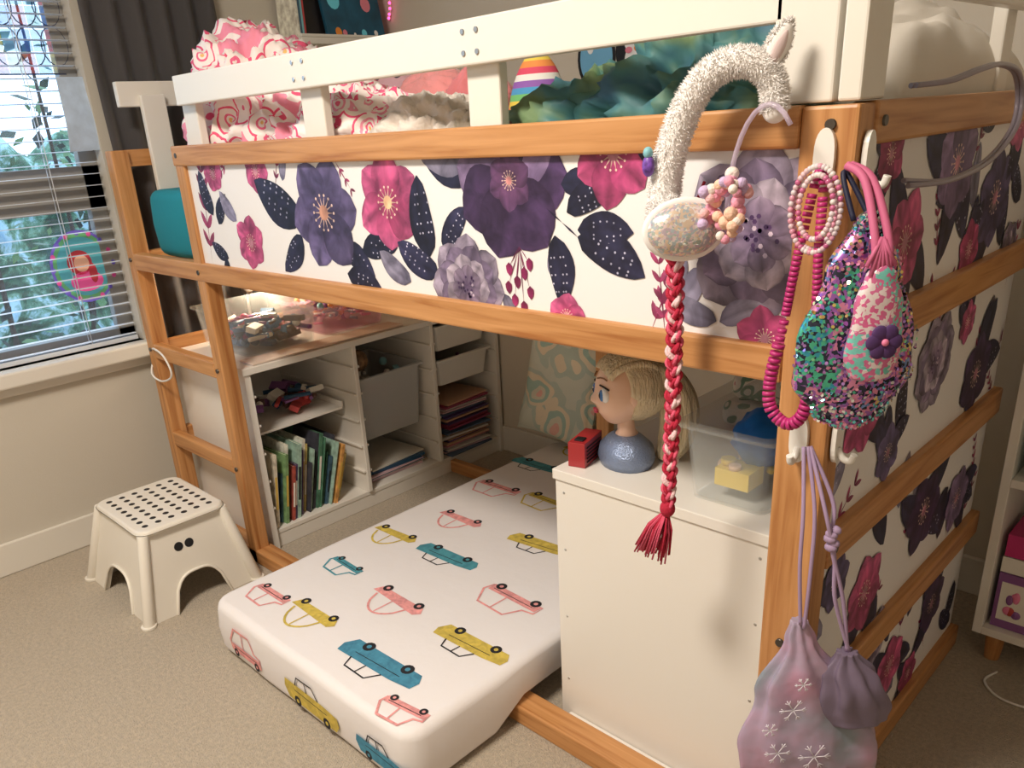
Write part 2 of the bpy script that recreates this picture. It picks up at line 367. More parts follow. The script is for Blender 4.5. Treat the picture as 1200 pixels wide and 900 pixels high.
def flower(o,pl,x,y,r,cols,n=6,cen=c(190,130,150)):
    a0=random.random()*6
    for i in range(n): petal(o,pl,x,y,a0+i*2*math.pi/n+random.gauss(0,.05),r*random.uniform(.9,1.03),r*.84*6/n,cols[0],cols[1],0,1.0)
    for i in range(14):
        a=i*.45;petal(o,pl,x,y,a,r*.28,r*.02+.001,c(225,190,200),c(230,200,170),0,1,ns=2,ntt=1)
        LAY[0]-=1
    LAY[0]+=2
    for i in range(14): a=i*.45;dot(o,pl,x+r*.29*math.cos(a),y+r*.29*math.sin(a),r*.026,c(235,205,190),6)
    dot(o,pl,x,y,r*.13,cen,10);LAY[0]+=3
def peony(o,pl,x,y,r):
    for n,rr,ww,cs in((8,1,.74,(c(100,88,122),c(160,150,172))),(8,.82,.6,(c(82,70,104),c(132,118,148))),(7,.62,.5,(c(145,130,155),c(180,170,188))),(6,.42,.36,(c(98,80,118),c(150,135,160)))):
        a0=random.random()*6
        for i in range(n): petal(o,pl,x,y,a0+i*2*math.pi/n+random.gauss(0,.08),r*rr,r*ww,cs[0],cs[1],0,1.5,edge=.6)
    for i in range(22):
        a=random.random()*6.3;q=r*.24*random.random()**.5;dot(o,pl,x+q*math.cos(a),y+q*math.sin(a),r*.03,random.choice([c(60,40,80),c(205,190,210),c(80,55,100)]),6)
    LAY[0]+=3
def leaf(o,pl,x,y,ang,L,cols=NV,dots=True,wd=.45):
    petal(o,pl,x,y,ang,L,L*wd,cols[0],cols[1],0,.85,curve=.06)
    if dots:
        for s_ in(.3,.42,.54,.66,.78):
            for t in(-.14,-.07,.07,.14):
                if random.random()<.75:
                    q=t*math.sin(math.pi*s_)*1.0;dot(o,pl,x+L*(s_*math.cos(ang)-q*math.sin(ang)),y+L*(s_*math.sin(ang)+q*math.cos(ang)),L*.012+.0004,c(185,185,210),6)
        LAY[0]+=2
def stem(o,pl,pts,w,cc):
    for (a,b_) in zip(pts[:-1],pts[1:]):
        L=math.dist(a,b_);petal(o,pl,a[0],a[1],math.atan2(b_[1]-a[1],b_[0]-a[0]),L,w,cc,cc,0,.6,ns=2,ntt=1)
def sprig(o,pl,x,y,ang,L,n=5,cols=(c(150,45,95),c(185,85,130))):
    stem(o,pl,[(x,y),(x+L*math.cos(ang),y+L*math.sin(ang))],.003,cols[0])
    for i in range(n):
        t=(i+1)/n;px_,py_=x+L*t*math.cos(ang),y+L*t*math.sin(ang)
        for sg in(-1,1): petal(o,pl,px_,py_,ang+sg*.6,L*.22,L*.075,cols[0],cols[1],0,.9,ns=4,ntt=2)
o=B('front_floral_print');random.seed(11)
F=fplane
for a in((-1.28,1.102,2.4,.07),(-1.196,1.08,1.2,.06),(-1.16,.93,3.6,.06),(-.56,.90,-1.2,.06),(-.44,.93,1.9,.05)): leaf(o,F,*a,cols=LV,dots=False)
sprig(o,F,-1.58,.88,1.45,.22);sprig(o,F,-1.42,1.12,-2.6,.09);sprig(o,F,-.27,.87,1.2,.12,5);sprig(o,F,-.245,.87,1.7,.10,4);sprig(o,F,-1.23,1.06,1.2,.08,3);sprig(o,F,-1.0,1.12,-.9,.07,3);sprig(o,F,-.77,1.0,2.2,.09,4)
leaf(o,F,-1.53,1.0,1.9,.11);leaf(o,F,-1.51,.98,.9,.09);leaf(o,F,-1.50,.90,-1.9,.07);leaf(o,F,-1.49,.90,2.7,.08)
flower(o,F,-1.496,1.095,.045,PK,5);flower(o,F,-1.30,1.10,.05,PK,5)
leaf(o,F,-1.42,.99,2.3,.09,LV,False);flower(o,F,-1.37,.943,.065,PK,6)
leaf(o,F,-1.14,1.0,2.7,.19);leaf(o,F,-1.15,.97,3.9,.12);leaf(o,F,-1.0,.96,-.7,.12);leaf(o,F,-.96,.94,-1.5,.11);leaf(o,F,-.94,.95,.1,.11);leaf(o,F,-1.0,.90,-.3,.12)
flower(o,F,-1.057,1.018,.12,DU,6,c(190,140,120))
flower(o,F,-.846,1.042,.095,PK,6,c(230,190,150))
leaf(o,F,-.74,.95,1.7,.14);leaf(o,F,-.72,.92,2.7,.12);leaf(o,F,-.70,.96,.9,.10);leaf(o,F,-.80,.90,2.6,.10,LV,False)
peony(o,F,-.648,.905,.09)
leaf(o,F,-.60,1.09,2.75,.17);leaf(o,F,-.62,1.12,3.1,.13,LV,False)
for a,cs in((.1,DP),(1.0,PP),(1.9,DP),(2.9,PP),(3.6,DP),(4.45,DP),(5.4,DP)): petal(o,F,-.536,1.075,a,.12,.115,cs[0],cs[1],0,.95)
flower(o,F,-.536,1.08,.05,(c(110,70,110),c(90,60,100)),6,c(220,150,150))
leaf(o,F,-.43,1.075,-.05,.08,NV,False,.5)
for i,(bx,bz) in enumerate(((-.545,.945),(-.528,.925),(-.512,.94),(-.50,.91),(-.535,.895),(-.515,.885),(-.548,.915),(-.50,.955))):
    stem(o,F,[(-.52,.98),(bx,bz)],.002,c(120,30,80));petal(o,F,bx,bz+.008,-1.5,.022,.015,c(120,25,75),c(165,50,110),0,.8,ns=4,ntt=2)
leaf(o,F,-.445,1.0,-1.45,.11);leaf(o,F,-.42,1.035,.42,.10)
leaf(o,F,-.40,1.0,-.40,.13);leaf(o,F,-.40,1.01,.0,.10);stem(o,F,[(-.46,1.04),(-.43,1.02),(-.40,1.0)],.004,c(40,35,70))
flower(o,F,-.335,1.115,.075,PK2,6)
flower(o,F,-.425,.877,.04,PK,5);leaf(o,F,-.235,1.10,2.6,.08,NV)
leaf(o,F,-.20,1.05,-2.6,.07,LV,False);leaf(o,F,-.19,.97,-2.2,.08,LV,False)
peony(o,F,-.112,1.015,.112)
leaf(o,F,-.165,.90,2.8,.08,LV,False);leaf(o,F,-.16,.90,.4,.07,LV,False)
flower(o,F,-.095,.885,.045,PK2,6);leaf(o,F,-.24,1.0,-1.2,.06,LV,False)
o.done(0,bed)
o=B('end_floral_print');random.seed(21);LAY[0]=0
E=eplane
fill=[]
for gy in range(6):
    for gz in range(9):
        fill.append((.08+gy*.14+random.gauss(0,.03),.08+gz*.125+random.gauss(0,.03)))
for (y,z) in fill:
    q=random.random()
    if q<.5: leaf(o,E,y,z,random.random()*6.28,random.uniform(.07,.12),random.choice([NV,NV,LV]),random.random()<.6)
    else: sprig(o,E,y,z,random.uniform(.5,2.6),random.uniform(.07,.12),4)
for y,z,r,cs in((.227,.981,.075,PK),(.40,1.07,.085,PP),(.14,1.1,.045,PK2),(.62,1.0,.09,DU),(.70,1.12,.06,PK),(.52,.93,.05,PK2),(.10,.93,.06,PP),
    (.685,.68,.085,DP),(.15,.76,.07,PK2),(.27,.66,.05,DU),(.58,.80,.04,PK),(.248,.42,.075,PK),(.50,.47,.085,DP),(.70,.42,.07,PP),(.12,.5,.05,DU),(.435,.17,.07,PK),(.20,.20,.08,DU),(.65,.2,.07,DP),(.32,.1,.05,PK2),(.56,.08,.05,PK2)):
    for k in range(3): leaf(o,E,y,z,random.random()*6.28,r*1.7,NV,k==0)
    flower(o,E,y,z,r,cs,6)
peony(o,E,.432,.765,.085);peony(o,E,.75,.9,.05);peony(o,E,.33,.29,.06)
o.done(0,bed)

# ------------------------------------------------------------------ rounded slab
def slab(o,x0,x1,y0,y1,z0,z1,r,m,n=14,bottom=None,rc=.05):
    def outline(ins,z):
        P=[];rr=max(rc-ins,.004);a0,a1,b0,b1=x0+ins,x1-ins,y0+ins,y1-ins
        for cx,cy,st in((a1-rr,b0+rr,-90),(a1-rr,b1-rr,0),(a0+rr,b1-rr,90),(a0+rr,b0+rr,180)):
            for k in range(5):
                t=math.radians(st+22.5*k);P.append((cx+rr*math.cos(t),cy+rr*math.sin(t)))
        Q=[]
        for i in range(len(P)):
            a=P[i];b=P[(i+1)%len(P)];Q.append(a)
            if i%5==4:
                for k in range(1,n):Q.append((a[0]+(b[0]-a[0])*k/n,a[1]+(b[1]-a[1])*k/n))
        out=[]
        for (px,py) in Q:
            zz=z
            if bottom: 
                lo=bottom(px,py);zz=lo+(z1-lo)*(z-z0)/(z1-z0)
            wv=.003*noise.noise(Vector((px*7,py*7,z*9)))
            out.append(Vector((px+wv,py+wv,zz)))
        return out
    R=[]
    for k in range(5):
        t=math.pi/2*k/4;R.append(outline(r*(1-math.sin(t)),z0+r*(1-math.cos(t))))
    R.append(outline(-.003,(z0+z1)/2))
    for k in range(5):
        t=math.pi/2*k/4;R.append(outline(r*(1-math.cos(t)),z1-r*(1-math.sin(t))))
    o.rings(R,m)
TEAL=mat('teal_sheet',c(20,135,150),.85,bump=.3,bscale=14)
o=B('mattress');slab(o,-2.02,-.06,.055,.80,.866,1.05,.03,TEAL);o.done(0,bed)
# floor mattress
fm=root('floor_mattress',(-.95,.37,0))
MT=.142
o=B('sheet_body');slab(o,-1.325,-.575,-.285,1.03,.0,MT,.022,SHEET,bottom=lambda x,y:.004 if y<-.06 else .05);o.done(0,fm)
o=B('car_print');random.seed(4);LAY[0]=0
def mplane(u,v,k): return Vector((u,v,MT+.0005+.000005*k))
def splane(u,v,k): return Vector((u,-.2890-.000005*k,v))
def poly(o,pl,pts,cc):
    LAY[0]+=1;k=LAY[0];vs=[o.bm.verts.new(pl(a,b,k)) for a,b in pts];f=o.f(vs,CARINK,False,[cc]*len(pts))
    return f
def line(o,pl,pts,w,cc):
    LAY[0]+=1;k=LAY[0];n=len(pts);L=[];Rr=[]
    for i in range(n):
        a=pts[max(i-1,0)];b=pts[min(i+1,n-1)];dx,dy=b[0]-a[0],b[1]-a[1];d=math.hypot(dx,dy) or 1
        L.append(o.bm.verts.new(pl(pts[i][0]-dy/d*w/2,pts[i][1]+dx/d*w/2,k)));Rr.append(o.bm.verts.new(pl(pts[i][0]+dy/d*w/2,pts[i][1]-dx/d*w/2,k)))
    for i in range(n-1): o.f([L[i],Rr[i],Rr[i+1],L[i+1]],CARINK,False,[cc]*4)
BK=c(30,30,36)
def car(o,pl,x,y,kind,cc,s=1,a=0,fl=1):
    ca,sa=math.cos(a),math.sin(a)
    T=lambda p:(x+s*(p[0]*ca-p[1]*sa),y+s*fl*(p[0]*sa+p[1]*ca))
    if kind==0:
        poly(o,pl,[T(p) for p in((-.1,.005),(-.085,.030),(.09,.030),(.102,.012),(.098,-.008),(.05,-.014),(-.095,-.016))],cc)
        line(o,pl,[T(p) for p in((-.055,-.014),(-.045,-.038),(.012,-.040),(.03,-.014))],.004,BK)
        line(o,pl,[T(p) for p in((-.012,-.014),(-.015,-.038))],.003,BK)
        line(o,pl,[T(p) for p in((-.06,.0),(.06,.003))],.002,BK)
        ww=.013
    elif kind==1:
        poly(o,pl,[T(p) for p in((-.075,.002),(-.065,.024),(.07,.026),(.082,.01),(.07,-.004))],cc)
        line(o,pl,[T((-.055+.1*i/10,-.002-.052*math.sin(math.pi*i/10)**.6)) for i in range(11)],.006,cc)
        line(o,pl,[T(p) for p in((-.002,-.05),(-.002,0))],.004,cc)
        ww=.012
    else:
        line(o,pl,[T(p) for p in((-.07,.022),(-.078,-.005),(-.05,-.05),(.03,-.052),(.05,-.012),(.078,-.006),(.08,.022),(-.07,.022))],.006,cc)
        poly(o,pl,[T(p) for p in((-.07,.0),(-.068,.022),(.078,.022),(.074,.0))],cc)
        line(o,pl,[T(p) for p in((-.01,-.05),(-.01,0))],.004,cc);line(o,pl,[T(p) for p in((-.06,.01),(.06,.01))],.002,BK);ww=.013
    for wx in(-.052,.056):
        P=[T((wx+ww*math.cos(t*.5236),.026+ww*math.sin(t*.5236))) for t in range(12)];poly(o,pl,P if fl>0 else P[::-1],BK)
        P=[T((wx+ww*.4*math.cos(t*.785),.026+ww*.4*math.sin(t*.785))) for t in range(8)];poly(o,pl,P,cc)
TC,PC,YC,GC=c(75,150,165),c(232,160,158),c(208,186,84),c(70,140,168)
for a in((-1.225,.80,0,TC),(-1.21,.60,2,PC),(-1.03,.62,2,YC),(-1.15,.38,1,PC),(-1.225,.205,1,YC),(-1.02,.215,0,TC),(-.87,.41,0,YC),(-1.19,.02,2,TC,.75),(-1.22,-.18,2,PC,.8),(-.96,-.005,1,PC,1.1),(-.755,.175,2,PC,1.05),(-1.07,-.165,1,YC,1.05),(-.70,-.01,0,YC,1.0),(-.80,-.18,0,GC,1.15),(-.66,.33,1,YC,.9),(-.65,-.235,2,PC,.7),(-1.0,.82,1,PC),(-.8,.66,0,TC),(-1.2,.97,1,YC,.8),(-.72,.9,0,YC)):
    car(o,mplane,*a[:4],s=a[4] if len(a)>4 else 1,a=random.gauss(0,.06))
for a in((-1.17,.062,2,PC,.85),(-.90,.062,0,YC,1.0),(-.66,.06,0,GC,.8)):
    car(o,splane,*a[:4],s=a[4],fl=-1)
o.done(0,fm)

# ------------------------------------------------------------------ storage shelf left
st=root('storage_shelf',(-1.88,.58,0))
o=B('carcass');X0,X1=-2.11,-1.65
zt=.575
for y0,y1 in((.075,.095),(.445,.46),(.765,.78),(1.07,1.088)): o.box(X0,X1,y0,y1,.0 if y0<.1 or y0>1 else .06,zt-.02,WHITEP)
o.box(X0-.005,X1+.005,.07,1.09,zt-.02,zt,WHITEP);o.box(X0,X1-.01,.095,1.07,.045,.06,WHITEP);o.box(X1-.03,X1-.012,.095,1.07,0,.045,WHITEP)
o.box(X0,X0+.006,.095,1.07,.06,zt-.02,WHITEP)
for y0,s_ in((.095,1),(.445,-1),(.46,1),(.765,-1),(.78,1),(1.07,-1)):
    for k in range(5):
        z=.13+k*.088;o.box(X0+.02,X1-.004,*(sorted((y0,y0+s_*.009))),z,z+.008,WHITEP)
o.done(.002,st)
def bin_(name,x0,x1,y0,y1,z0,z1,m,tp=.012,lip=.01,ribs=False):
    o=B(name)
    def rr(ins,z,e=0):
        a0,a1,b0,b1=x0+ins,x1-ins,y0+ins,y1-ins;r=.015;P=[]
        for cx,cy,s0 in((a1-r,b0+r,-90),(a1-r,b1-r,0),(a0+r,b1-r,90),(a0+r,b0+r,180)):
            for k in range(4):
                t=math.radians(s0+30*k);P.append(Vector((cx+r*math.cos(t),cy+r*math.sin(t),z)))
        return P
    o.rings([rr(tp,z0),rr(.001,z1-.008),rr(-lip,z1-.008),rr(-lip,z1),rr(.003,z1),rr(tp+.003,z0+.004)],m,cap=True,smooth=False)
    return o
PAL=[c(190,70,70),c(225,150,70),c(70,125,175),c(100,150,100),c(220,185,90),c(140,90,150),c(235,130,170),c(240,236,226),c(50,90,125),c(130,190,200),c(90,66,58)]
PM=[mat('paint_%d'%i,cc,.5) for i,cc in enumerate(PAL)]
def clutter(o,x0,x1,y0,y1,z0,z1,n,size=.03,mats=PM):
    for i in range(n):
        p=Vector((random.uniform(x0,x1),random.uniform(y0,y1),random.uniform(z0,z1)));M=Matrix.Translation(p)@Matrix.Rotation(random.random()*6,4,'Z')@Matrix.Rotation(random.gauss(0,.5),4,'X')
        s_=size*random.uniform(.5,1.1);q=random.random();m=random.choice(mats)
        if q<.4:o.box(-s_,s_,-s_*.5,s_*.5,-s_*.3,s_*.3,m,M)
        elif q<.7:
            d=M.to_3x3()@Vector((s_*1.5,0,0));o.cyl(p-d,p+d,s_*.25,m,8)
        else:o.sph(p,s_*.5,m,10,6)
def cbin(name,x0,x1,y0,y1,z0,z1,m,n,size,fillh=.7,mats=PM):
    o=bin_(name,x0,x1,y0,y1,z0,z1,m);mm=.02+size*.6
    clutter(o,x0+mm+.005,x1-mm-.005,y0+mm,y1-mm,z0+.02,z0+(z1-z0)*fillh,n,size,mats);return o.done()
random.seed(9)
cbin('clear_storage_bin',-1.99,-1.69,.48,.745,.215,.43,PLW2,90,.03,1.0,[PM[7],PM[9],PM[1],PM[7],PM[6],PM[7]])
cbin('storage_tray',-2.0,-1.665,.80,1.05,.45,.54,PLW,16,.02,.6)
cbin('storage_tray',-2.0,-1.665,.80,1.05,.325,.42,PLW,16,.02,.6)
MGM=[mat('magazine_%d'%i,q,.45) for i,q in enumerate([c(150,60,90),c(225,190,200),c(90,70,120),c(230,225,220),c(200,110,130),c(90,110,140),c(210,170,140)])]
o=B('magazine_stack');random.seed(2);z=.061
for i in range(40):
    M=Matrix.Translation((-1.80+random.gauss(0,.008),.925+random.gauss(0,.006),z))@Matrix.Rotation(random.gauss(0,.05),4,'Z')
    t=random.uniform(.003,.008);o.box(-.13,.13,-.105,.105,0,t-.0008,random.choice(MGM),M);z+=t
    if z>.25:break
o.done()
o=B('magazine_stack');z=.061
for i in range(7):
    M=Matrix.Translation((-1.82+random.gauss(0,.008),.61+random.gauss(0,.006),z))@Matrix.Rotation(random.gauss(0,.05),4,'Z')
    t=random.uniform(.004,.01);o.box(-.12,.12,-.12,.12,0,t-.0008,random.choice([PM[7],MGM[1],PM[7],PM[8]]),M);z+=t
o.done()
o=B('picture_books');y=.105;random.seed(6);ca=[c(80,125,100),c(70,100,120),c(200,180,110),c(170,80,70),c(210,155,90),c(125,160,110),c(180,105,85),c(66,66,76),c(230,225,210),c(95,75,112),c(160,190,175),c(225,215,195)]
BM_=[mat('book_cover_%d'%i,q,.45,var=.35,vscale=50) for i,q in enumerate(ca)];PAGE=mat('book_pages',c(235,228,210),.8)
lean=.12
while y<.365:
    t=random.uniform(.003,.012);h=random.uniform(.15,.25);d=random.uniform(.18,.26);lean+=random.uniform(-.01,.03);lean=min(lean,.36)
    M=Matrix.Translation((-1.67-random.random()*.045,y,.061))@Matrix.Rotation(lean*-1,4,'X')@Matrix.Rotation(random.gauss(0,.04),4,'Z')
    m=random.choice(BM_);o.box(-d,0,0,.001,0,h,m,M);o.box(-d,0,t-.001,t,0,h,m,M);o.box(-.001,0,.001,t-.001,0,h,m,M);o.box(-d+.003,-.0015,.001,t-.001,.003,h-.003,PAGE,M)
    if t>.007:o.box(0,.0004,.0015,t-.0015,h*.25,h*.7,random.choice([PM[7],PM[4],BLACK]),M)
    y+=t+.0015
o.done()
o=B('craft_supplies');random.seed(8)
o.box(-1.98,-1.72,.108,.43,.345,.352,WHITEP)
for yy in (.108,.43): o.box(-1.98,-1.72,yy-.004,yy+.002,.352,.37,WHITEP)
clutter(o,-1.95,-1.76,.15,.39,.37,.41,45,.028,[PM[10],PM[5],PM[8],PM[7],PM[10],PM[0]]);
o.sph((-1.75,.53,.475),(.035,.035,.035),mat('spotted_ball',c(120,90,60),.5,var=.8,vscale=60),16,10);o.done()
random.seed(12)
cbin('pencil_bin',-2.03,-1.74,.14,.40,.576,.70,CLEAR,170,.028,.6,[PM[10],PM[10],PM[2],PM[5],PM[7],PM[8],PM[6],PM[10]])
cbin('pink_craft_bin',-2.03,-1.76,.43,.68,.576,.665,mat('pink_clear_plastic',c(240,180,205),.2,alpha=.25),160,.022,.95,[PM[6],MGM[1],PM[7],PM[1],PM[9],PM[5]])
o=B('paper_tray');o.box(-1.73,-1.655,.11,.66,.576,.581,mat('pinkish_mat',c(225,205,190),.6));o.done(.001)
LE=mat('lamp_glow',c(255,222,170),.5,emit=10)
o=B('clip_lamp');o.cyl((-2.09,.36,.70),(-2.09,.36,.576),.006,METAL,10);o.cyl((-2.09,.36,.576),(-2.09,.36,.584),.03,METAL,20)
o.cyl((-2.09,.36,.70),(-2.06,.36,.735),.014,METAL,14,.03);o.sph((-2.055,.36,.738),(.024,.024,.02),LE,14,8);o.done()
ld=bpy.data.lights.new('lamp_bulb','POINT');ld.energy=4;ld.color=(1,.80,.55);ld.shadow_soft_size=.03;lo=bpy.data.objects.new('lamp_bulb',ld);lo.location=(-2.01,.36,.76);S.collection.objects.link(lo)
# ------------------------------------------------------------------ cabinet
o=B('storage_cabinet');a0,a1,b0,b1,zt2=-.525,-.095,.085,.80,.565
o.box(a0,a1,b0,b0+.018,0,zt2-.02,WHITEP);o.box(a0,a1,b1-.018,b1,0,zt2-.02,WHITEP);o.box(a0-.004,a1+.004,b0-.004,b1,zt2-.02,zt2,WHITEP)
o.box(a0,a1,b0+.018,b1-.018,.05,.068,WHITEP);o.box(a0+.2,a0+.215,b0+.018,b1-.018,.068,zt2-.02,WHITEP)
o.box(a0+.005,a1-.005,.44,.455,.068,zt2-.02,WHITEP)
for z in(.1,.25,.4,.52):
    for x in(a0+.02,a1-.02): o.cyl((x,b0-.001,z),(x,b0+.003,z),.003,METAL,8)
o.box(-.50,-.10,.058,.083,0,.02,WHITEP)
o.done(.0015)

UX=Vector((.689,.724,0));NX=Vector((.724,-.689,0));H0=Vector((.036,-.048,0))
def Hf(u,z,w=0): return H0+UX*u+NX*w+Vector((0,0,z))
HM=Matrix(((UX.x,NX.x,0,0),(UX.y,NX.y,0,0),(0,0,1,0),(0,0,0,1)))
H3=HM.to_3x3()
# ------------------------------------------------------------------ doll styling head
SK=mat('doll_skin',c(240,200,176),.4);HR=mat('doll_hair',c(236,218,184),.5,var=.2,vscale=5,bump=.8,bscale=50,stretch=(5,5,1));DRS=mat('doll_bust_blue',c(130,145,175),.3,metal=.4,bump=.3,bscale=300);EYW=mat('eye_white',c(245,245,245),.2);EYB=mat('eye_blue',c(60,120,190),.2);LIP=mat('lips',c(195,70,90),.3);BROW=mat('brow',c(150,110,80),.7)
dl=root('doll_styling_head',(-.44,.19,zt2))
DM=Matrix.Translation((-.44,.19,0))@Matrix.Rotation(math.atan2(-.80,-.60),4,'Z')
o=B('bust')
R=[]
for z,rx,ry in((.5655,.048,.06),(.58,.052,.064),(.598,.048,.06),(.612,.034,.046),(.622,.022,.028)):
    R.append([DM@Vector((rx*math.cos(t*math.pi/12),ry*math.sin(t*math.pi/12),z)) for t in range(24)])
o.rings(R,DRS)
R=[]
for z,r_ in((.618,.024),(.628,.0165),(.65,.015),(.668,.018)):
    R.append([DM@Vector((r_*math.cos(t*math.pi/10)+(z-.63)*.1,r_*math.sin(t*math.pi/10),z)) for t in range(20)])
o.rings(R,SK);o.done(0,dl)
o=B('head');HC=Vector((.004,0,.706))
def hfn(n,q):
    x,y,z=q
    if n.z<0:
        k=-n.z;y*=1-.38*k*k;x=x*(1-.1*k)+.012*k*k
    g=math.exp(-((n.y/.12)**2+((n.z+.18)/.14)**2)) if n.x>0 else 0;x+=.011*g
    g=math.exp(-((n.y/.25)**2+((n.z+.52)/.1)**2)) if n.x>0 else 0;x+=.004*g
    for sy in(-1,1):
        g=math.exp(-(((n.y-sy*.38)/.2)**2+((n.z-.02)/.18)**2)) if n.x>0 else 0;x-=.003*g
    return Vector((x,y,z))
H4=DM@Matrix.Translation(HC)@Matrix.Scale(1.05,4)
HR3=H4.to_3x3()
o.sph(H4.to_translation(),(.052,.048,.061),SK,40,28,hfn,HR3)
T=lambda p:H4@Vector(p)
for sy in(-1,1):
    o.sph(T((.0405,sy*.021,.001)),(.008,.0140,.0140),EYW,16,10,M=HR3);o.sph(T((.0463,sy*.0205,.000)),(.0038,.0090,.0103),EYB,14,8,M=HR3);o.sph(T((.0490,sy*.0203,.000)),(.0022,.0045,.0055),BLACK,12,6,M=HR3);o.sph(T((.0508,sy*.018,.004)),(.0012,.0018,.002),EYW,8,5,M=HR3)
    o.tube([T((.0480-.0050*abs(k-1),sy*(.007+.0095*k),.0150+.003*(1-abs(k-1.2)))) for k in range(4)],.0017,BLACK,6)
    o.tube([T((.050-.0035*k,sy*(.008+.007*k),.0275+.003*math.sin(k))) for k in range(4)],.0014,BROW,6)
    o.sph(T((-.004,sy*.047,-.004)),(.009,.004,.013),SK,12,8,M=HR3)
o.sph(T((.0515,0,-.0300)),(.0038,.0095,.0028),LIP,12,8,M=HR3);o.sph(T((.0505,0,-.0340)),(.0038,.0078,.0026),LIP,12,8,M=HR3)
o.done(0,dl)
o=B('hair')
def hair(n,q):
    s_=1+.022*math.sin(n.y*34+n.z*6)
    q=q*s_
    lim=.22+.55*max(0,n.z)**2
    if n.x>lim: q.x=q.x*max(.3,1-(n.x-lim)*1.5)
    if n.z<-.2:q.x-=.008
    return q
o.sph(H4@Vector((-.013,0,.009)),(.059,.056,.064),HR,56,30,hair,HR3)
for k in range(9):
    yy=-.036+.009*k;e_=1-(abs(k-4)/4.5)**2
    o.tube([T(p) for p in smoothpts([(.034+.006*e_,yy*.95,.030+.010*e_),(.026+.004*e_,yy*1.02,.040+.012*e_),(.0,yy*1.05,.050+.015*e_),(-.035,yy,.046+.012*e_),(-.062,yy*.8,.02)],5)],.0065,HR,8)
hc=H4.to_translation()
def hl(du,dz,dn): return hc+UX*du+NX*dn+Vector((0,0,dz))
for k in range(11):
    a=k*.628;ro=.020 if k else 0
    P=[hl(.015+ro*math.cos(a),.040+ro*.4*math.sin(a),.0+ro*math.sin(a)),hl(.062+ro*math.cos(a)*.9,.032,.004+ro*math.sin(a)),hl(.092+ro*math.cos(a)*1.1,-.012,.006+ro*math.sin(a)),hl(.100+ro*math.cos(a)*1.2,-.06,.006+ro*math.sin(a)),hl(.093+ro*math.cos(a)*1.0,-.105,.004+ro*math.sin(a)),hl(.080+ro*.5*math.cos(a),-.134,.002+ro*.5*math.sin(a))]
    o.tube(smoothpts(P,6),.0125,HR,9)
o.done(0,dl)
# red radio
o=B('red_speaker');RD=mat('red_plastic',c(165,42,48),.35,coat=.3)
M=Matrix.Translation((-.505,.15,zt2+.0005))@Matrix.Rotation(.25,4,'Z')
o.box(-.017,.017,-.04,.04,0,.048,RD,M)
for k in range(5): o.box(.0168,.019,-.032,.032,.008+k*.007,.0105+k*.007,BLACK,M)
o.box(-.009,.009,-.03,-.012,.048,.051,BLACK,M);o.done(.004)
# clear toy bin
random.seed(14)
o=bin_('clear_toy_bin',-.28,-.125,.12,.40,zt2+.001,.70,CLEAR)
BL=mat('toy_blue',c(20,110,200),.5);YE=mat('toy_yellow',c(235,205,70),.4);PU=mat('toy_peach',c(235,200,170),.5)
def lump(n,q): return q*(1+.25*noise.noise(n*2.5))
o.sph((-.19,.24,.655),(.055,.07,.045),BL,24,16,lump);o.box(-.235,-.175,.15,.2,.59,.62,YE);o.cyl((-.225,.175,.62),(-.225,.175,.63),.012,YE);o.cyl((-.205,.16,.62),(-.205,.16,.628),.01,PU)
o.sph((-.24,.3,.62),(.025,.03,.03),PM[6]);clutter(o,-.25,-.16,.2,.34,.59,.62,14,.02,[PU,PM[7],PM[9],YE]);o.done()
o=B('folded_fabric');FB=cells('floral_fabric',[c(190,90,110),c(225,215,205),c(220,212,200),c(120,150,130),c(225,218,208)],30)
for k in range(3):
    o.box(-.40+.02*k,-.12,.45,.68,zt2+.002+.06*k,zt2+.055+.06*k,FB)
o.done(.02,seg=4)
# rainbow cushion
RBW=cells('rainbow_cushion_fabric',[c(238,190,180),c(226,222,205),c(175,205,195),c(240,228,205),c(195,210,200),c(215,220,208)],9)
def pillow(o,M,a,b,h,m,nu=28,seed=0,wr=.012,pw=3.0):
    for sg in(1,-1):
        def fn(u,v):
            x=u*2-1;y=v*2-1;e=max(0,(1-abs(x)**pw))*max(0,(1-abs(y)**pw))
            sx=x*(1-.10*(1-y*y));sy=y*(1-.10*(1-x*x))
            w=wr*noise.noise(Vector((x*2+seed,y*2,sg)))+wr*.6*noise.noise(Vector((x*5+seed,y*5,sg)))
            return M@Vector((a*sx,b*sy,sg*(h*e**.45+w*e)))
        o.grid(fn,nu,nu,m)
    bmesh.ops.remove_doubles(o.bm,verts=o.bm.verts[:],dist=.0004)
o=B('rainbow_cushion')
M=Matrix.Translation((-1.27,.99,.345))@Matrix.Rotation(.12,4,'Y')@Matrix.Rotation(math.radians(80),4,'X')
pillow(o,M,.16,.19,.05,RBW);o.done()

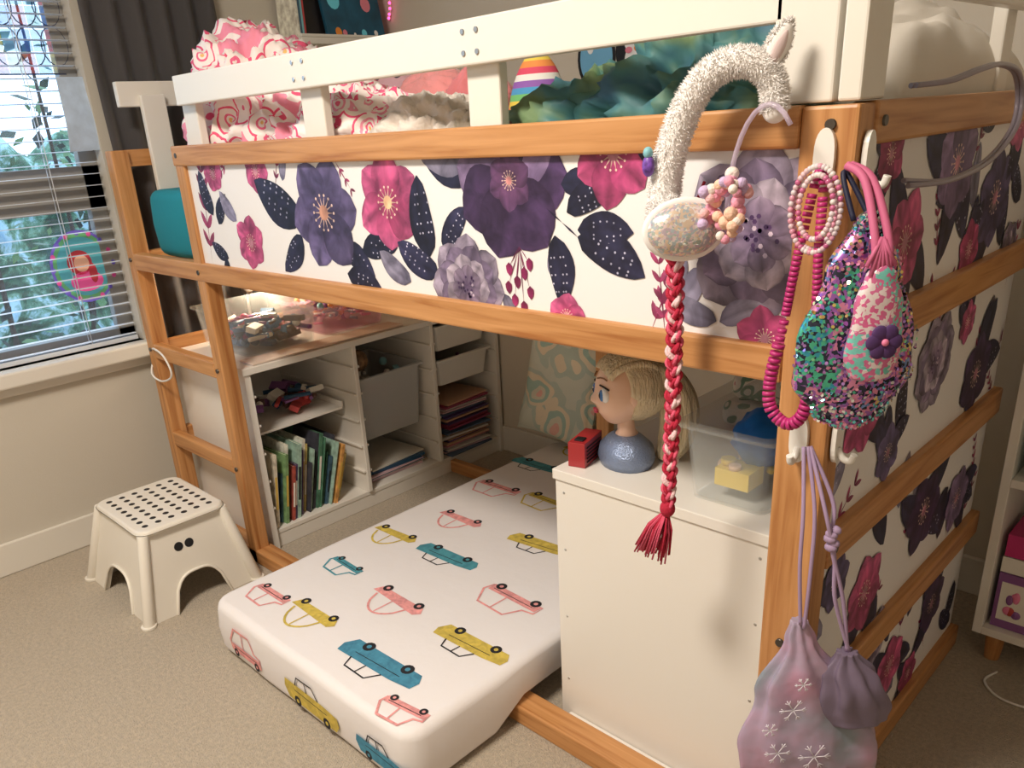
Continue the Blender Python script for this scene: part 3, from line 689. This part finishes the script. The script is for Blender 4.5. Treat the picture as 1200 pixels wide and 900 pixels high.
# ------------------------------------------------------------------ stool
STW=mat('stool_plastic',c(236,231,220),.4,coat=.2)
o=B('step_stool')
tx0,tx1,ty0,ty1,zt3=-1.87,-1.585,-.315,-.095,.25
bx0,bx1,by0,by1=-1.94,-1.55,-.365,-.045
def face(p00,p10,p01,p11,leg,arch):
    nu=28
    V0=[];V1=[]
    for i in range(nu+1):
        u=i/nu
        if leg<u<1-leg:
            t=(u-leg)/(1-2*leg)*2-1;lo=arch*(max(0,1-abs(t)**3.2))**.5
        else: lo=0
        P=lambda v:(Vector(p00)*(1-u)+Vector(p10)*u)*(1-v)+(Vector(p01)*(1-u)+Vector(p11)*u)*v
        V0.append(P(lo));V1.append(P(1))
    cen=Vector(((bx0+bx1)/2,(by0+by1)/2,.12))
    nrm=(Vector(p10)-Vector(p00)).cross(Vector(p01)-Vector(p00)).normalized()
    if nrm.dot(Vector(p00)-cen)<0:nrm=-nrm
    th=.012
    a=[o.bm.verts.new(p) for p in V0];b=[o.bm.verts.new(p) for p in V1];a2=[o.bm.verts.new(p-nrm*th) for p in V0];b2=[o.bm.verts.new(p-nrm*th) for p in V1]
    for i in range(nu):
        o.f([a[i],a[i+1],b[i+1],b[i]],STW);o.f([a2[i+1],a2[i],b2[i],b2[i+1]],STW);o.f([a[i+1],a[i],a2[i],a2[i+1]],STW)
    o.tube([v_+nrm*.002 for v_ in V0[int(nu*leg):nu-int(nu*leg)+1]],.004,STW,8)
zs=zt3-.012
A=[(bx0,by0,0),(bx1,by0,0),(bx1,by1,0),(bx0,by1,0)];Tt=[(tx0,ty0,zs),(tx1,ty0,zs),(tx1,ty1,zs),(tx0,ty1,zs)]
for i in range(4):
    j=(i+1)%4;face(A[i],A[j],Tt[i],Tt[j],.25,.42)
for i in range(4):
    o.tube([Vector(A[i])+Vector((0,0,.0)),Tt[i]],[.016,.014],STW,12)
    o.cyl(A[i],(A[i][0],A[i][1],.008),.020,STW,16)
slab(o,tx0-.014,tx1+.014,ty0-.014,ty1+.014,zs-.006,zt3,.009,STW,n=2,rc=.035)
for i in range(8):
    for j in range(6):
        x=tx0+.025+(tx1-tx0-.05)*i/7;y=ty0+.02+(ty1-ty0-.04)*j/5
        o.cyl((x,y,zt3-.001),(x,y,zt3+.0006),.0085,BLACK,12)
def onface(u,v,face_i):
    i=face_i;j=(i+1)%4;P=(Vector(A[i])*(1-u)+Vector(A[j])*u)*(1-v)+(Vector(Tt[i])*(1-u)+Vector(Tt[j])*u)*v;return P
for fi in(1,3):
    i=fi;j=(i+1)%4;n=(Vector(A[j])-Vector(A[i])).cross(Vector(Tt[i])-Vector(A[i])).normalized()
    ce=Vector(((bx0+bx1)/2,(by0+by1)/2,.12))
    if n.dot(onface(.5,.5,fi)-ce)<0:n=-n
    for u in(.38,.5):
        p=onface(u,.74,fi);o.cyl(p-n*.002,p+n*.0012,.0125,BLACK,18)
o.done(.003)

# ------------------------------------------------------------------ bedding on top
def heap(name,ce,r,m,seed=0,amp=.25,fold=.12,nu=90,nv=60,pw=1):
    o=B(name)
    def fn(n,q):
        p=n*1.6+Vector((seed,seed*.3,0));d=amp*noise.noise(p)+fold*(1-abs(noise.noise(p*2.3))*2.2)+fold*.5*(1-abs(noise.noise(p*5.1))*2)
        q=q*(1+d)
        zb=1.055-ce[2]
        if q.z<zb:q.z=zb+ (q.z-zb)*.02
        if q.y+ce[1]<.06:q.y=.06-ce[1]+(q.y+ce[1]-.06)*.05
        return q
    o.sph(ce,r,m,nu,nv,fn);return o.done()
Wt=c(250,240,236)
DUV=cells('pink_duvet_print',[c(245,195,120),Wt,c(240,110,150),Wt,Wt,Wt,c(238,90,130),Wt,Wt,Wt,c(245,150,175)],13,warp=.03)
DUV2=cells('pink_blanket_print',[c(245,180,110),Wt,c(240,110,150),Wt,c(246,160,185),Wt,Wt,c(238,90,135),Wt],19,warp=.03)
heap('pink_duvet',(-1.62,.26,1.18),(.21,.18,.21),DUV,1.5,.25,.18)
heap('pink_duvet',(-1.37,.24,1.13),(.18,.15,.17),DUV,9.5,.25,.18)
heap('patterned_blanket',(-1.12,.19,1.13),(.20,.12,.10),DUV2,4.0,.25,.18)
heap('cream_blanket',(-.87,.18,1.12),(.14,.10,.085),mat('cream_fleece',c(232,222,212),.95,bump=.5,bscale=60,sheen=.4),7.0,.22,.22)
heap('pink_cushion',(-1.15,.42,1.17),(.13,.09,.12),mat('pink_plush',c(232,150,150),.9,var=.15,vscale=10,bump=.4,bscale=60,sheen=.4),2.2,.12,.05)
heap('pink_cushion',(-.98,.40,1.16),(.085,.09,.125),mat('rose_plush',c(225,130,135),.9,var=.2,vscale=10,bump=.4,bscale=60,sheen=.4),6.2,.12,.05)
heap('dark_floral_cushion',(-1.36,.48,1.17),(.16,.1,.125),cells('dark_floral_fabric',[c(200,60,90),c(40,34,46),c(60,52,66),c(200,160,170)],22),3.3,.1,.05)
heap('rainbow_throw',(-.66,.18,1.10),(.10,.10,.075),stripes('rainbow_throw_fabric',[c(240,150,170),c(245,200,130),c(240,230,150),c(160,210,160),c(150,190,225),c(245,240,235)],16,0),5.5,.2,.18)
heap('grey_plush',(-.72,.30,1.12),(.07,.07,.08),mat('grey_fleece',c(190,185,190),.95,bump=.5,bscale=60,sheen=.4),8.5,.2,.1)
o=B('rainbow_plush');RS=stripes('rainbow_stripes',[c(225,80,110),c(240,150,80),c(240,215,90),c(120,195,120),c(80,160,210),c(150,100,185),c(240,240,235)],12)
def egg(n,q): q=q.copy();q.x*=1-.18*n.z;q.y*=1-.18*n.z;return q
o.sph((-.795,.38,1.175),(.068,.055,.118),RS,28,18,egg)
for s_ in(-1,1):
    o.sph((-.795+s_*.064,.35,1.15),(.02,.02,.035),RS,12,8);o.sph((-.795+s_*.035,.33,1.075),(.022,.03,.02),RS,12,8)
o.done()
m,nt,b=newmat('teal_green_cloth');N=nt.nodes
tc=N.new('ShaderNodeTexCoord');n=N.new('ShaderNodeTexNoise');n.inputs['Scale'].default_value=9;n.inputs['Detail'].default_value=2;nt.links.new(tc.outputs['Object'],n.inputs['Vector'])
r=N.new('ShaderNodeValToRGB');e=r.color_ramp.elements;e[0].position=.38;e[0].color=c(60,104,130);e[1].position=.60;e[1].color=c(112,138,98);q=e.new(.5);q.color=c(76,128,130)
nt.links.new(n.outputs[0],r.inputs[0]);nt.links.new(r.outputs[0],b.inputs['Base Color']);b.inputs['Roughness'].default_value=.6
TG=m
heap('teal_green_quilt',(-.32,.26,1.14),(.17,.15,.13),TG,9.1,.3,.22)
heap('green_blanket_fold',(-.50,.22,1.11),(.17,.13,.10),TG,12.1,.25,.22)
WP=mat('pillow_cotton',c(232,226,216),.9,bump=.3,bscale=7)
o=B('white_pillow');M=Matrix.Translation((-.205,.50,1.19))@Matrix.Rotation(math.radians(16),4,'Y');pillow(o,M,.19,.34,.11,WP,36,3,.035)
o.done()
o=B('white_pillow');M=Matrix.Translation((-.24,.47,1.11));pillow(o,M,.18,.33,.06,WP,30,8,.02);o.done()
# wall stickers
o=B('penguin_wall_sticker')
def wd(ce,rx,rz,m,k,n=28): 
    vs=[o.bm.verts.new((ce[0]+rx*math.cos(2*math.pi*t/n),YB-.002-.0006*k,ce[1]+rz*math.sin(2*math.pi*t/n))) for t in range(n)];o.f(vs,m)
SB=mat('sticker_sky',c(120,185,225),.5);SW=mat('sticker_white',c(245,245,245),.5);SP=mat('sticker_pinkish',c(235,140,160),.5);SO=mat('sticker_orange',c(240,150,60),.5)
wd((-1.06,1.33),.072,.082,BLACK,1);wd((-1.075,1.355),.028,.032,SW,2);wd((-1.04,1.355),.028,.032,SW,3);wd((-1.055,1.305),.045,.045,SW,4);wd((-1.07,1.355),.009,.012,BLACK,5);wd((-1.042,1.355),.009,.012,BLACK,6);wd((-1.085,1.33),.012,.008,SP,7);wd((-1.028,1.33),.012,.008,SP,8);wd((-1.055,1.333),.012,.009,SO,9)
o.done()
o=B('balloon_wall_sticker');wd((-1.2,1.32),.068,.085,BLACK,1);wd((-1.2,1.32),.058,.075,SB,2);wd((-1.22,1.35),.012,.018,SW,3);o.done()

# ledge with books
o=B('book_ledge');o.box(XW,XW+.16,.66,1.08,1.435,1.455,WHITE);o.box(XW+.15,XW+.16,.66,1.08,1.455,1.465,WHITE);o.box(XW,XW+.012,.66,1.08,1.39,1.435,WHITE);o.done(.003)
bk=root('christmas_book',(XW+.08,.9,1.456))
o=B('cover');CV=mat('cover_night',c(24,84,112),.4,var=.4,vscale=14);M=Matrix.Translation((XW+.125,.79,1.4565))@Matrix.Rotation(-.22,4,'Y')
o.box(-.012,0,0,.24,0,.30,CV,M);o.box(-.011,-.001,.003,.2405,.002,.302,PAGE,M);o.done(.001,bk)
cu=bpy.data.curves.new('title','FONT');cu.body='Christmas';cu.size=.046;cu.extrude=.0008;cu.offset=.0008;cu.materials.append(mat('title_ink',c(250,245,230),.5,emit=.3));t=bpy.data.objects.new('title',cu);S.collection.objects.link(t)
t.matrix_world=M@Matrix.Translation((.002,.016,.042))@Matrix(((0,0,1,0),(1,0,0,0),(0,1,0,0),(0,0,0,1)))
mw=t.matrix_world.copy();t.parent=bk;t.matrix_parent_inverse=Matrix.Translation(-Vector(bk.location));t.matrix_world=mw
o=B('cover_art')
def art(y,z,r_,m): 
    vs=[o.bm.verts.new(M@Vector((.001,y+r_*math.cos(k*.524),z+r_*1.2*math.sin(k*.524)))) for k in range(12)];o.f(vs,m)
art(.045,.020,.013,SO);art(.07,.018,.009,SP);art(.15,.018,.011,TEAL_E);art(.2,.02,.008,SW);art(.11,.014,.005,SW);art(.18,.11,.02,SP);art(.05,.12,.025,TEAL_E);o.done(0,bk)
o=B('standing_books');random.seed(19)
y=.672
for k in range(4):
    tt=random.uniform(.006,.01);MM=Matrix.Translation((XW+.13,y,1.456));o.box(-.11,0,0,tt-.001,0,random.uniform(.22,.3),(BM_[8],BM_[1],PM[9],PM[0])[k],MM);y+=tt
MM=Matrix.Translation((XW+.10,.715,1.4565))@Matrix.Rotation(-.2,4,'Y');o.box(-.01,0,0,.15,0,.30,mat('book_black_cover',c(28,26,30),.4),MM)
o.done(.001)
o=B('fairy_lights');FP=mat('pink_light',c(255,80,150),.4,emit=3)
pts=smoothpts([(-2.10,YB-.01,1.53),(-2.085,YB-.012,1.57),(-2.10,YB-.01,1.62),(-2.085,YB-.012,1.7),(-2.10,YB-.01,1.85),(-2.09,YB-.01,2.1)],8)
o.tube(pts,.0015,PLW,6)
for p in pts[::3]: o.sph(p+Vector((0,-.004,0)),.005,FP,8,6)
o.done()

# ------------------------------------------------------------------ right shelf
rs=root('cube_shelf',(.25,.95,0))
o=B('body');x0,x1,y0,y1=.035,.46,.81,1.085
o.box(x0,x0+.018,y0,y1,.07,1.08,WHITEP);o.box(x1-.018,x1,y0,y1,.07,1.08,WHITEP)
for z in(.07,.42,.75,1.062): o.box(x0+.018,x1-.018,y0,y1,z,z+.018,WHITEP)
o.box(x0+.018,x1-.018,y1-.006,y1,.088,1.062,WHITEP)
for xx in(x0+.04,x1-.04):
    for yy in(y0+.035,y1-.035): o.cyl((xx,yy,0),(xx,yy,.07),.015,WZ,14,.02)
o.done(.0015,rs)
o=B('toy_boxes');random.seed(31)
TDK=mat('toy_dark_teal',c(50,110,120),.5);MGT=mat('toy_magenta',c(200,50,120),.45)
for (xx,z,w_,h,m) in((.062,.089,.075,.13,PM[5]),(.145,.089,.1,.2,MGT),(.27,.089,.12,.16,PM[9]),(.062,.222,.07,.035,PM[7]),(.064,.26,.068,.05,MGT),(.075,.439,.08,.12,PM[9]),(.17,.439,.1,.18,PM[7]),(.28,.439,.1,.1,PM[6]),(.07,.769,.1,.16,TDK),(.19,.769,.12,.2,PM[1])):
    o.box(xx,xx+w_,y0+.02,y0+.16,z,z+h,m)
    if h>.1:
        o.box(xx+.008,xx+w_-.008,y0+.0185,y0+.02,z+.02,z+h-.02,random.choice([PM[7],PM[4],PM[8]]))
        for q in range(6): o.sph((xx+random.uniform(.02,w_-.02),y0+.018,z+random.uniform(.03,h-.03)),(random.uniform(.006,.012),.003,random.uniform(.006,.014)),random.choice([PM[6],PM[0],PM[2],PM[5],PM[9]]),12,8)
o.done()
o=B('white_cable');o.tube(smoothpts([(.10,.79,.004),(.09,.74,.004),(.14,.70,.004),(.25,.72,.004),(.4,.76,.004)],8),.0025,PLW,8);o.done()
o=B('lamp_cord');o.tube(smoothpts([(-2.12,.03,.56),(-2.03,-.008,.60),(-1.96,-.012,.59),(-1.93,-.01,.55),(-1.95,-.008,.52),(-2.02,-.01,.50),(-2.07,-.012,.52),(-2.11,.03,.57)],8),.003,PLW,8);o.done()

# ------------------------------------------------------------------ hanging things
def hook(name,M):
    o=B(name);ring=[]
    for d in(0,.006):
        P=[]
        for k in range(24):
            t=2*math.pi*k/24;P.append(M@Vector((.012*math.cos(t),-d,.032*math.copysign(abs(math.sin(t))**.7,math.sin(t)))))
        ring.append(P)
    o.rings(ring,PLW,smooth=False)
    o.tube([M@Vector(p) for p in smoothpts([(0,-.004,-.012),(0,-.012,-.024),(0,-.022,-.026),(0,-.026,-.016)],5)],.0045,PLW,10)
    return o.done()
EndR=Matrix.Rotation(math.pi/2,4,'Z')
hook('adhesive_hook',Matrix.Translation((-.033,-.0005,1.105)));hook('adhesive_hook',Matrix.Translation((.0025,.022,1.10))@EndR)
hook('adhesive_hook',Matrix.Translation((-.033,-.0005,.765)));hook('adhesive_hook',Matrix.Translation((.0025,.022,.765))@EndR)
# earmuffs
FUR=mat('white_fur',(.93,.9,.88,1),.9,sheen=.3)
em=root('fluffy_earmuffs',(-.14,-.06,1.1))
o=B('headband')
P=smoothpts([(-.208,-.06,1.05),(-.202,-.06,1.10),(-.186,-.06,1.15),(-.160,-.06,1.192),(-.130,-.055,1.210),(-.102,-.045,1.208),(-.085,-.035,1.188),(-.080,-.035,1.158)],10)
n=len(P);rad=[.0185-.005*min(1,max(0,(i/n-.1)*1.3)) for i in range(n)]
o.tube(P,rad,FUR,28);o.sph(P[0],.019,FUR,24,16);o.sph(P[-1],.0135,FUR,24,16)
random.seed(77)
def tuft(o,base,nrm,L=.005,w=.0009):
    d=(nrm+Vector((random.gauss(0,.7),random.gauss(0,.7),random.gauss(0,.7)-.2))).normalized();s_=d.cross(nrm)
    if s_.length<1e-4:return
    s_=s_.normalized()*w
    o.f([o.bm.verts.new(base-s_),o.bm.verts.new(base+s_),o.bm.verts.new(base+d*L*random.uniform(.6,1.3))],FUR)
for k in range(12000):
    i=random.uniform(0,n-1.01);a=int(i);f_=i-a;p=P[a].lerp(P[a+1],f_);tg=(P[a+1]-P[a]).normalized()
    v_=Vector((random.gauss(0,1),random.gauss(0,1),random.gauss(0,1)));nr=(v_-tg*v_.dot(tg)).normalized();tuft(o,p+nr*rad[a]*.97,nr)
o.done(0,em)
# plush bunny ear folded at the end of the band
o=B('bunny_ear');EM=Matrix.Translation((-.083,-.034,1.222))@HM@Matrix.Rotation(.45,4,'Y')
E3=EM.to_3x3()
def earf(n,q): return Vector((q.x*(1-.35*n.z*n.z),q.y,q.z))
o.sph(EM.to_translation(),(.013,.008,.030),FUR,20,16,earf,E3);o.sph(EM@Vector((0,.006,-.002)),(.007,.003,.020),mat('ear_inner_pink',c(225,205,205),.8),14,12,earf,E3)
for k in range(2500):
    v_=Vector((random.gauss(0,1),random.gauss(0,1),random.gauss(0,1))).normalized()
    if v_.y>.5: continue
    tuft(o,EM@Vector((v_.x*.013*(1-.35*v_.z**2),v_.y*.008,v_.z*.030)),E3@v_,.004)
o.done(0,em)
SQ=sequin('silver_sequins',[c(228,224,220),c(185,200,195),c(240,222,225),c(205,190,205),c(250,246,240),c(190,205,215),c(235,215,195)],300,.45,.8)
o=B('ear_cup')
fc=Vector((-.190,-.078,1.042));o.sph(fc,(.024,.022,.026),FUR,24,16)
for k in range(4000):
    v_=Vector((random.gauss(0,1),random.gauss(0,1),random.gauss(0,1))).normalized();tuft(o,fc+Vector((v_.x*.024,v_.y*.022,v_.z*.026)),v_,.006)
cc_=Vector((-.158,-.088,1.032))
def cupf(n,q): return q*(1+.06*noise.noise(n*2))
o.sph(cc_,(.045,.020,.032),SQ,32,20,cupf,H3)
o.tube([cc_+UX*.045*math.cos(t*.2618)+Vector((0,0,.032*math.sin(t*.2618)))-NX*.004 for t in range(24)],.006,FUR,8,closed=True)
o.done(0,em)
o=B('pompom_headband');random.seed(17)
PP_=[mat('pom_%d'%i,q,.7,bump=.4,bscale=200) for i,q in enumerate([c(238,185,188),c(242,200,175),c(205,182,220),c(245,232,225),c(236,160,185)])]
for i in range(66):
    a=random.random()*6.283;r_=random.uniform(.35,1);p=Vector((-.112+.024*r_*math.cos(a),-.078+random.gauss(0,.006),1.060+.042*r_*math.sin(a)))
    o.sph(p,random.uniform(.005,.008),random.choice(PP_),12,8)
CP=mat('clear_lilac_plastic',c(220,205,230),.15,alpha=.45)
o.tube([(p[0],-.05,p[1]) for p in [( -.125+.045*(1-math.cos(t*.2)),1.05+.115*math.sin(t*.2)) for t in range(0,12)]],.003,CP,8)
o.done()
o=B('hair_clip_doll');o.sph((-.213,-.085,1.105),(.008,.007,.013),mat('clip_purple',c(110,70,160),.4,var=.6,vscale=150),14,10);o.sph((-.213,-.086,1.120),(.006,.006,.007),PM[9],12,8);o.done()
# braid
RB=mat('yarn_red',c(185,30,62),.8,bump=.4,bscale=400);PB2=mat('yarn_white',c(238,205,208),.8,bump=.4,bscale=400);RP=mat('yarn_pink',c(222,90,120),.8,bump=.4,bscale=400)
o=B('yarn_braid')
def bpnt(t): return Vector((-.192+.008*math.sin(t*2.2)-.004*t,-.055-.005*t,1.03-.39*t))
for k in range(3):
    for kk in range(3):
        Q=[]
        for i in range(150):
            t=i/149;a=t*2*math.pi*8.5+k*2.094;w_=.0082*(1-.25*t);b_=kk*2.094+t*40
            Q.append(bpnt(t)+Vector((w_*math.sin(a),.5*w_*math.sin(2*a),0))+.0027*Vector((math.cos(b_),math.sin(b_),0)))
        o.tube(Q,.0029,((RB,RB,RP),(PB2,PB2,RP),(RP,RB,RB))[k][kk],6)
o.sph(bpnt(1),(.011,.011,.013),RB,16,10);random.seed(1)
for i in range(80):
    e0=bpnt(1);a=random.random()*6.28;sp=random.uniform(.2,1);e1=e0+Vector((-.022+.03*sp*math.cos(a),-.005+.02*sp*math.sin(a),-.075+random.gauss(0,.006)))
    o.tube([e0,(e0+e1)/2+Vector((.005*math.cos(a),.005*math.sin(a),.004)),e1],.0013,random.choice((RB,RP,RP,RB)),5)
o.tube([bpnt(0)+Vector((.01,.01,0)),bpnt(0)+Vector((.012,.045,.05))],.002,RB,6)
o.done()
# magenta bead loops
MG=mat('magenta_bead',c(190,45,120),.45)
o=B('magenta_bead_necklace')
L=smoothpts([(-.028,-.03,1.085),(-.036,-.045,1.0),(-.044,-.05,.92),(-.052,-.055,.86),(-.049,-.06,.825),(-.034,-.06,.807),(-.018,-.06,.806),(-.006,-.058,.825),(-.004,-.055,.865),(-.006,-.05,.93),(-.012,-.045,1.01),(-.018,-.035,1.085)],14,True)
last=None
for i,p in enumerate(L):
    if last is None or (p-last).length>.0055:
        big=p.z<.9
        nx=(L[(i+1)%len(L)]-L[i-1]).normalized()*.0024
        o.cyl(p-nx,p+nx,.0078 if big else .0055,MG,10);last=p
o.done()
o=B('candy_bead_necklace');random.seed(23);CB=[mat('candy_%d'%i,q,.2,coat=.5,alpha=.8) for i,q in enumerate([c(240,210,218),c(248,240,238),c(236,165,190),c(215,110,160),c(238,226,232)])]
for lo_,(rx,rz) in enumerate(((.024,.040),(.028,.046),(.019,.034))):
    nB=int(2*math.pi*rz/.0062)
    for i in range(nB):
        a=2*math.pi*i/nB;o.sph((-.022+rx*math.cos(a)+.003*lo_,-.042-.006*lo_,1.050+.0035*lo_+rz*math.sin(a)),.0034,random.choice(CB),10,7)
o.done()
def bag(o,u,z,ru,rz,rw,m,prof,nu=48,nv=34,seed=0,w0=0):
    def P(i,j):
        v=j/nv;zz=math.cos(math.pi*v);wid=prof(v);a=2*math.pi*i/nu
        d=1+.08*noise.noise(Vector((math.cos(a)*1.5,zz*2.5,seed+math.sin(a))))
        return Hf(u+ru*wid*math.cos(a)*d,z+rz*zz,w0+rw*math.sqrt(max(0,wid))*math.sin(a)*d)
    R=[[P(i,j) for i in range(nu)] for j in range(nv+1)]
    o.rings(R,m)
def lerp_prof(K):
    def p(v):
        for (a,x),(b,y) in zip(K[:-1],K[1:]):
            if v<=b:
                t=(v-a)/(b-a);t=t*t*(3-2*t);return x+(y-x)*t
        return K[-1][1]
    return p
MS=sequin('rainbow_sequins',[c(50,54,74),c(70,170,200),c(90,200,165),c(60,64,84),c(170,110,200),c(230,150,190),c(40,44,60),c(120,150,210),c(240,215,130),c(215,100,165),c(210,225,230),c(90,190,180)],250,.6,.28)
PS=sequin('pastel_sequins',[c(232,110,165),c(245,232,236),c(225,120,170),c(130,215,208),c(240,170,200),c(245,235,238),c(90,190,190)],250,.35,.3)
STR=mat('pink_ribbon',c(205,105,145),.6)
o=B('rainbow_sequin_bag')
bag(o,.004,.932,.067,.122,.022,MS,lerp_prof([(0,.04),(.15,.22),(.35,.62),(.55,1.0),(.66,1.0),(.82,.62),(.95,.22),(1,.05)]),seed=2)
o.tube(smoothpts([Hf(-.012,1.045,0),Hf(-.018,1.085,-.02),Hf(-.012,1.09,-.025),Hf(.006,1.045,0)],6),.003,mat('navy_cord',c(25,30,60),.6),6)
FL=[mat('sequin_flake_%d'%i,q,.12,metal=.95) for i,q in enumerate([c(235,240,245),c(120,215,225),c(245,170,210),c(250,225,150),c(150,235,190),c(190,150,235)])]
random.seed(41);pr_=lerp_prof([(0,.04),(.15,.22),(.35,.62),(.55,1.0),(.66,1.0),(.82,.62),(.95,.22),(1,.05)])
for k in range(600):
    v=random.uniform(.06,.95);a=random.uniform(0,math.pi);wid=pr_(v)
    p=Hf(.004+.067*wid*math.cos(a)*1.02,.932+.122*math.cos(math.pi*v),.0236*math.sqrt(wid)*math.sin(a)+.0006)
    nr=(NX*(.8*math.sin(a)+.2)+UX*math.cos(a)*.8+Vector((random.gauss(0,.35),random.gauss(0,.35),random.gauss(0,.35)))).normalized()
    t1=nr.cross(Vector((0,0,1))).normalized();t2=nr.cross(t1);rr=.0021
    o.f([o.bm.verts.new(p+t1*rr*math.cos(q*1.047)+t2*rr*math.sin(q*1.047)) for q in range(6)],FL[int(v*9+random.gauss(0,.6))%6])
o.done()
fb=root('flower_sequin_purse',tuple(Hf(.01,.93,.04)))
o=B('purse_body')
bag(o,.010,.938,.031,.064,.012,PS,lerp_prof([(0,.08),(.2,.55),(.4,.85),(.65,1.0),(.85,.75),(1,.08)]),seed=5,w0=.030)
for s0 in(-.008,.006):
    o.tube(smoothpts([Hf(.010+s0,.995,.030),Hf(.008+s0,1.03,.026),Hf(.000+s0*.6,1.085,.0),Hf(-.014+s0*.3,1.10,-.02)],6),.0045,STR,8)
for k in range(6):
    a=-1.57+(k-2.5)*.35;o.tube([Hf(.006,1.03,.03),Hf(.006+.02*math.cos(a),1.03+.045*math.sin(a),.034)],.0025,STR,6)
o.done(0,fb)
o=B('purple_flower');PF=mat('felt_purple',c(80,50,105),.8)
for k in range(6):
    a=k*math.pi/3;pc=Hf(.014+.011*math.cos(a),.922+.011*math.sin(a),.0445);o.sph(pc,(.009,.003,.009),PF,14,8,None,H3)
o.sph(Hf(.014,.922,.047),(.004,.003,.004),PM[6],12,8,None,H3);o.done(0,fb)
# drawstring bag with snowflakes
m,nt,b=newmat('lilac_satin');N=nt.nodes
tc=N.new('ShaderNodeTexCoord');n_=N.new('ShaderNodeTexNoise');n_.inputs['Scale'].default_value=11;n_.inputs['Detail'].default_value=3;nt.links.new(tc.outputs['Object'],n_.inputs['Vector'])
r=N.new('ShaderNodeValToRGB');e=r.color_ramp.elements;e[0].position=.36;e[0].color=c(135,145,158);e[1].position=.66;e[1].color=c(195,150,178);q=e.new(.5);q.color=c(170,152,176)
nt.links.new(n_.outputs[0],r.inputs[0]);nt.links.new(r.outputs[0],b.inputs['Base Color']);b.inputs['Roughness'].default_value=.38
bp=N.new('ShaderNodeBump');bp.inputs['Strength'].default_value=.6;bp.inputs['Distance'].default_value=.02;nt.links.new(n_.outputs[0],bp.inputs['Height']);nt.links.new(bp.outputs[0],b.inputs['Normal'])
LB=m;SN=mat('snow_print',c(228,224,234),.5);LC=mat('lilac_cord',c(165,142,175),.7)
db=root('snowflake_drawstring_bag',tuple(Hf(-.03,.4,.0)))
o=B('pouch')
def bagf(z0,z1,m,uc,ru,rw,nu=64,nv=44,fa=.12,sd=0,w0=0):
    R=[]
    for j in range(nv+1):
        v=j/nv;row=[]
        for i in range(nu):
            a=2*math.pi*i/nu;fo=1+(fa*math.sin(a*8+v*4+sd)*(1-v*.8)+.09*noise.noise(Vector((math.cos(a)*2,v*5+sd,math.sin(a)*2))))
            row.append(Hf(uc(v)+ru(v)*math.cos(a)*fo,z0+(z1-z0)*v,w0+rw(v)*math.sin(a)*fo))
        R.append(row)
    o.rings(R,m)
bagf(.545,.27,LB,lambda v:-.028+.040*v,lerp_prof([(0,.010),(.10,.018),(.4,.062),(.72,.094),(.90,.092),(1,.05)]),lerp_prof([(0,.008),(.3,.02),(.8,.034),(1,.01)]))
GB=mat('grey_lilac_lining',c(115,102,124),.5,bump=.4,bscale=12)
bagf(.50,.38,GB,lambda v:.034+.022*v,lerp_prof([(0,.012),(.3,.034),(.75,.048),(.93,.044),(1,.02)]),lerp_prof([(0,.010),(.5,.028),(.9,.022),(1,.006)]),fa=.18,sd=2,w0=.012)
o.done(0,db)
o=B('cords')
for pts in([(-.03,.775,-.03),(-.036,.70,.0),(-.038,.63,.01),(-.030,.545,.01)],[(-.025,.775,-.03),(-.022,.70,.0),(-.024,.62,.01),(-.026,.54,.012)],[(-.022,.775,-.03),(.0,.71,.0),(-.002,.66,.01),(.020,.58,.012),(.034,.50,.012)],[(-.022,.775,-.03),(-.012,.70,.01),(.004,.64,.01),(.010,.58,.012),(.036,.50,.012)]):
    o.tube(smoothpts([Hf(*p) for p in pts],8),.0026,LC,8)
for k in range(5): o.sph(Hf(-.002+.003*math.sin(k*2),.655+.006*k,.01),(.008,.006,.006),LC,10,7)
o.done(0,db)
o=B('snowflakes')
for (u,z,s_) in((-.04,.43,.018),(-.005,.35,.022),(-.055,.36,.018),(-.03,.47,.011),(.03,.31,.015),(-.068,.40,.011),(-.03,.30,.014)):
    w0=.036
    for k in range(6):
        a=k*math.pi/3;p0=Hf(u,z,w0);p1=Hf(u+s_*math.cos(a),z+s_*math.sin(a),w0);o.tube([p0,p1],.0007,SN,5)
        pm=p0.lerp(p1,.6)
        for sg in(-.6,.6): o.tube([pm,pm+(UX*math.cos(a+sg)+Vector((0,0,math.sin(a+sg))))*s_*.35],.0005,SN,5)
o.done(0,db)
# hoop (grey-lilac tube)
o=B('grey_hoop')
for dx in(0,.006): o.tube(smoothpts([(.012+dx,.12,1.070-dx),(.03+dx,.22,1.062),(.035+dx,.35,1.075),(.035+dx,.45,1.11),(.03+dx,.48,1.15),(.03+dx,.44,1.185),(.03+dx,.36,1.195),(.03+dx,.28,1.19),(.02+dx,.20,1.178),(.0+dx,.14,1.175)],8),.0032,mat('hoop_grey_%d'%int(dx*1000),c(150,142,155),.3),10)
o.done()

# ------------------------------------------------------------------ light
w=bpy.data.worlds.new('world');S.world=w;w.use_nodes=True;bg=w.node_tree.nodes['Background'];bg.inputs[0].default_value=(.52,.74,1,1);bg.inputs[1].default_value=3.0
def area(name,loc,size,e,col,rot=(0,0,0)):
    l=bpy.data.lights.new(name,'AREA');l.shape='DISK';l.size=size;l.energy=e;l.color=col;ob=bpy.data.objects.new(name,l);ob.location=loc;ob.rotation_euler=rot;S.collection.objects.link(ob)
area('ceiling_light',(-.55,-1.2,2.30),.5,56,(1,.89,.76))
lf=B('ceiling_lamp_fixture');lf.cyl((-.55,-1.2,2.34),(-.55,-1.2,ZC),.26,PLW,32);lf.done(.01)
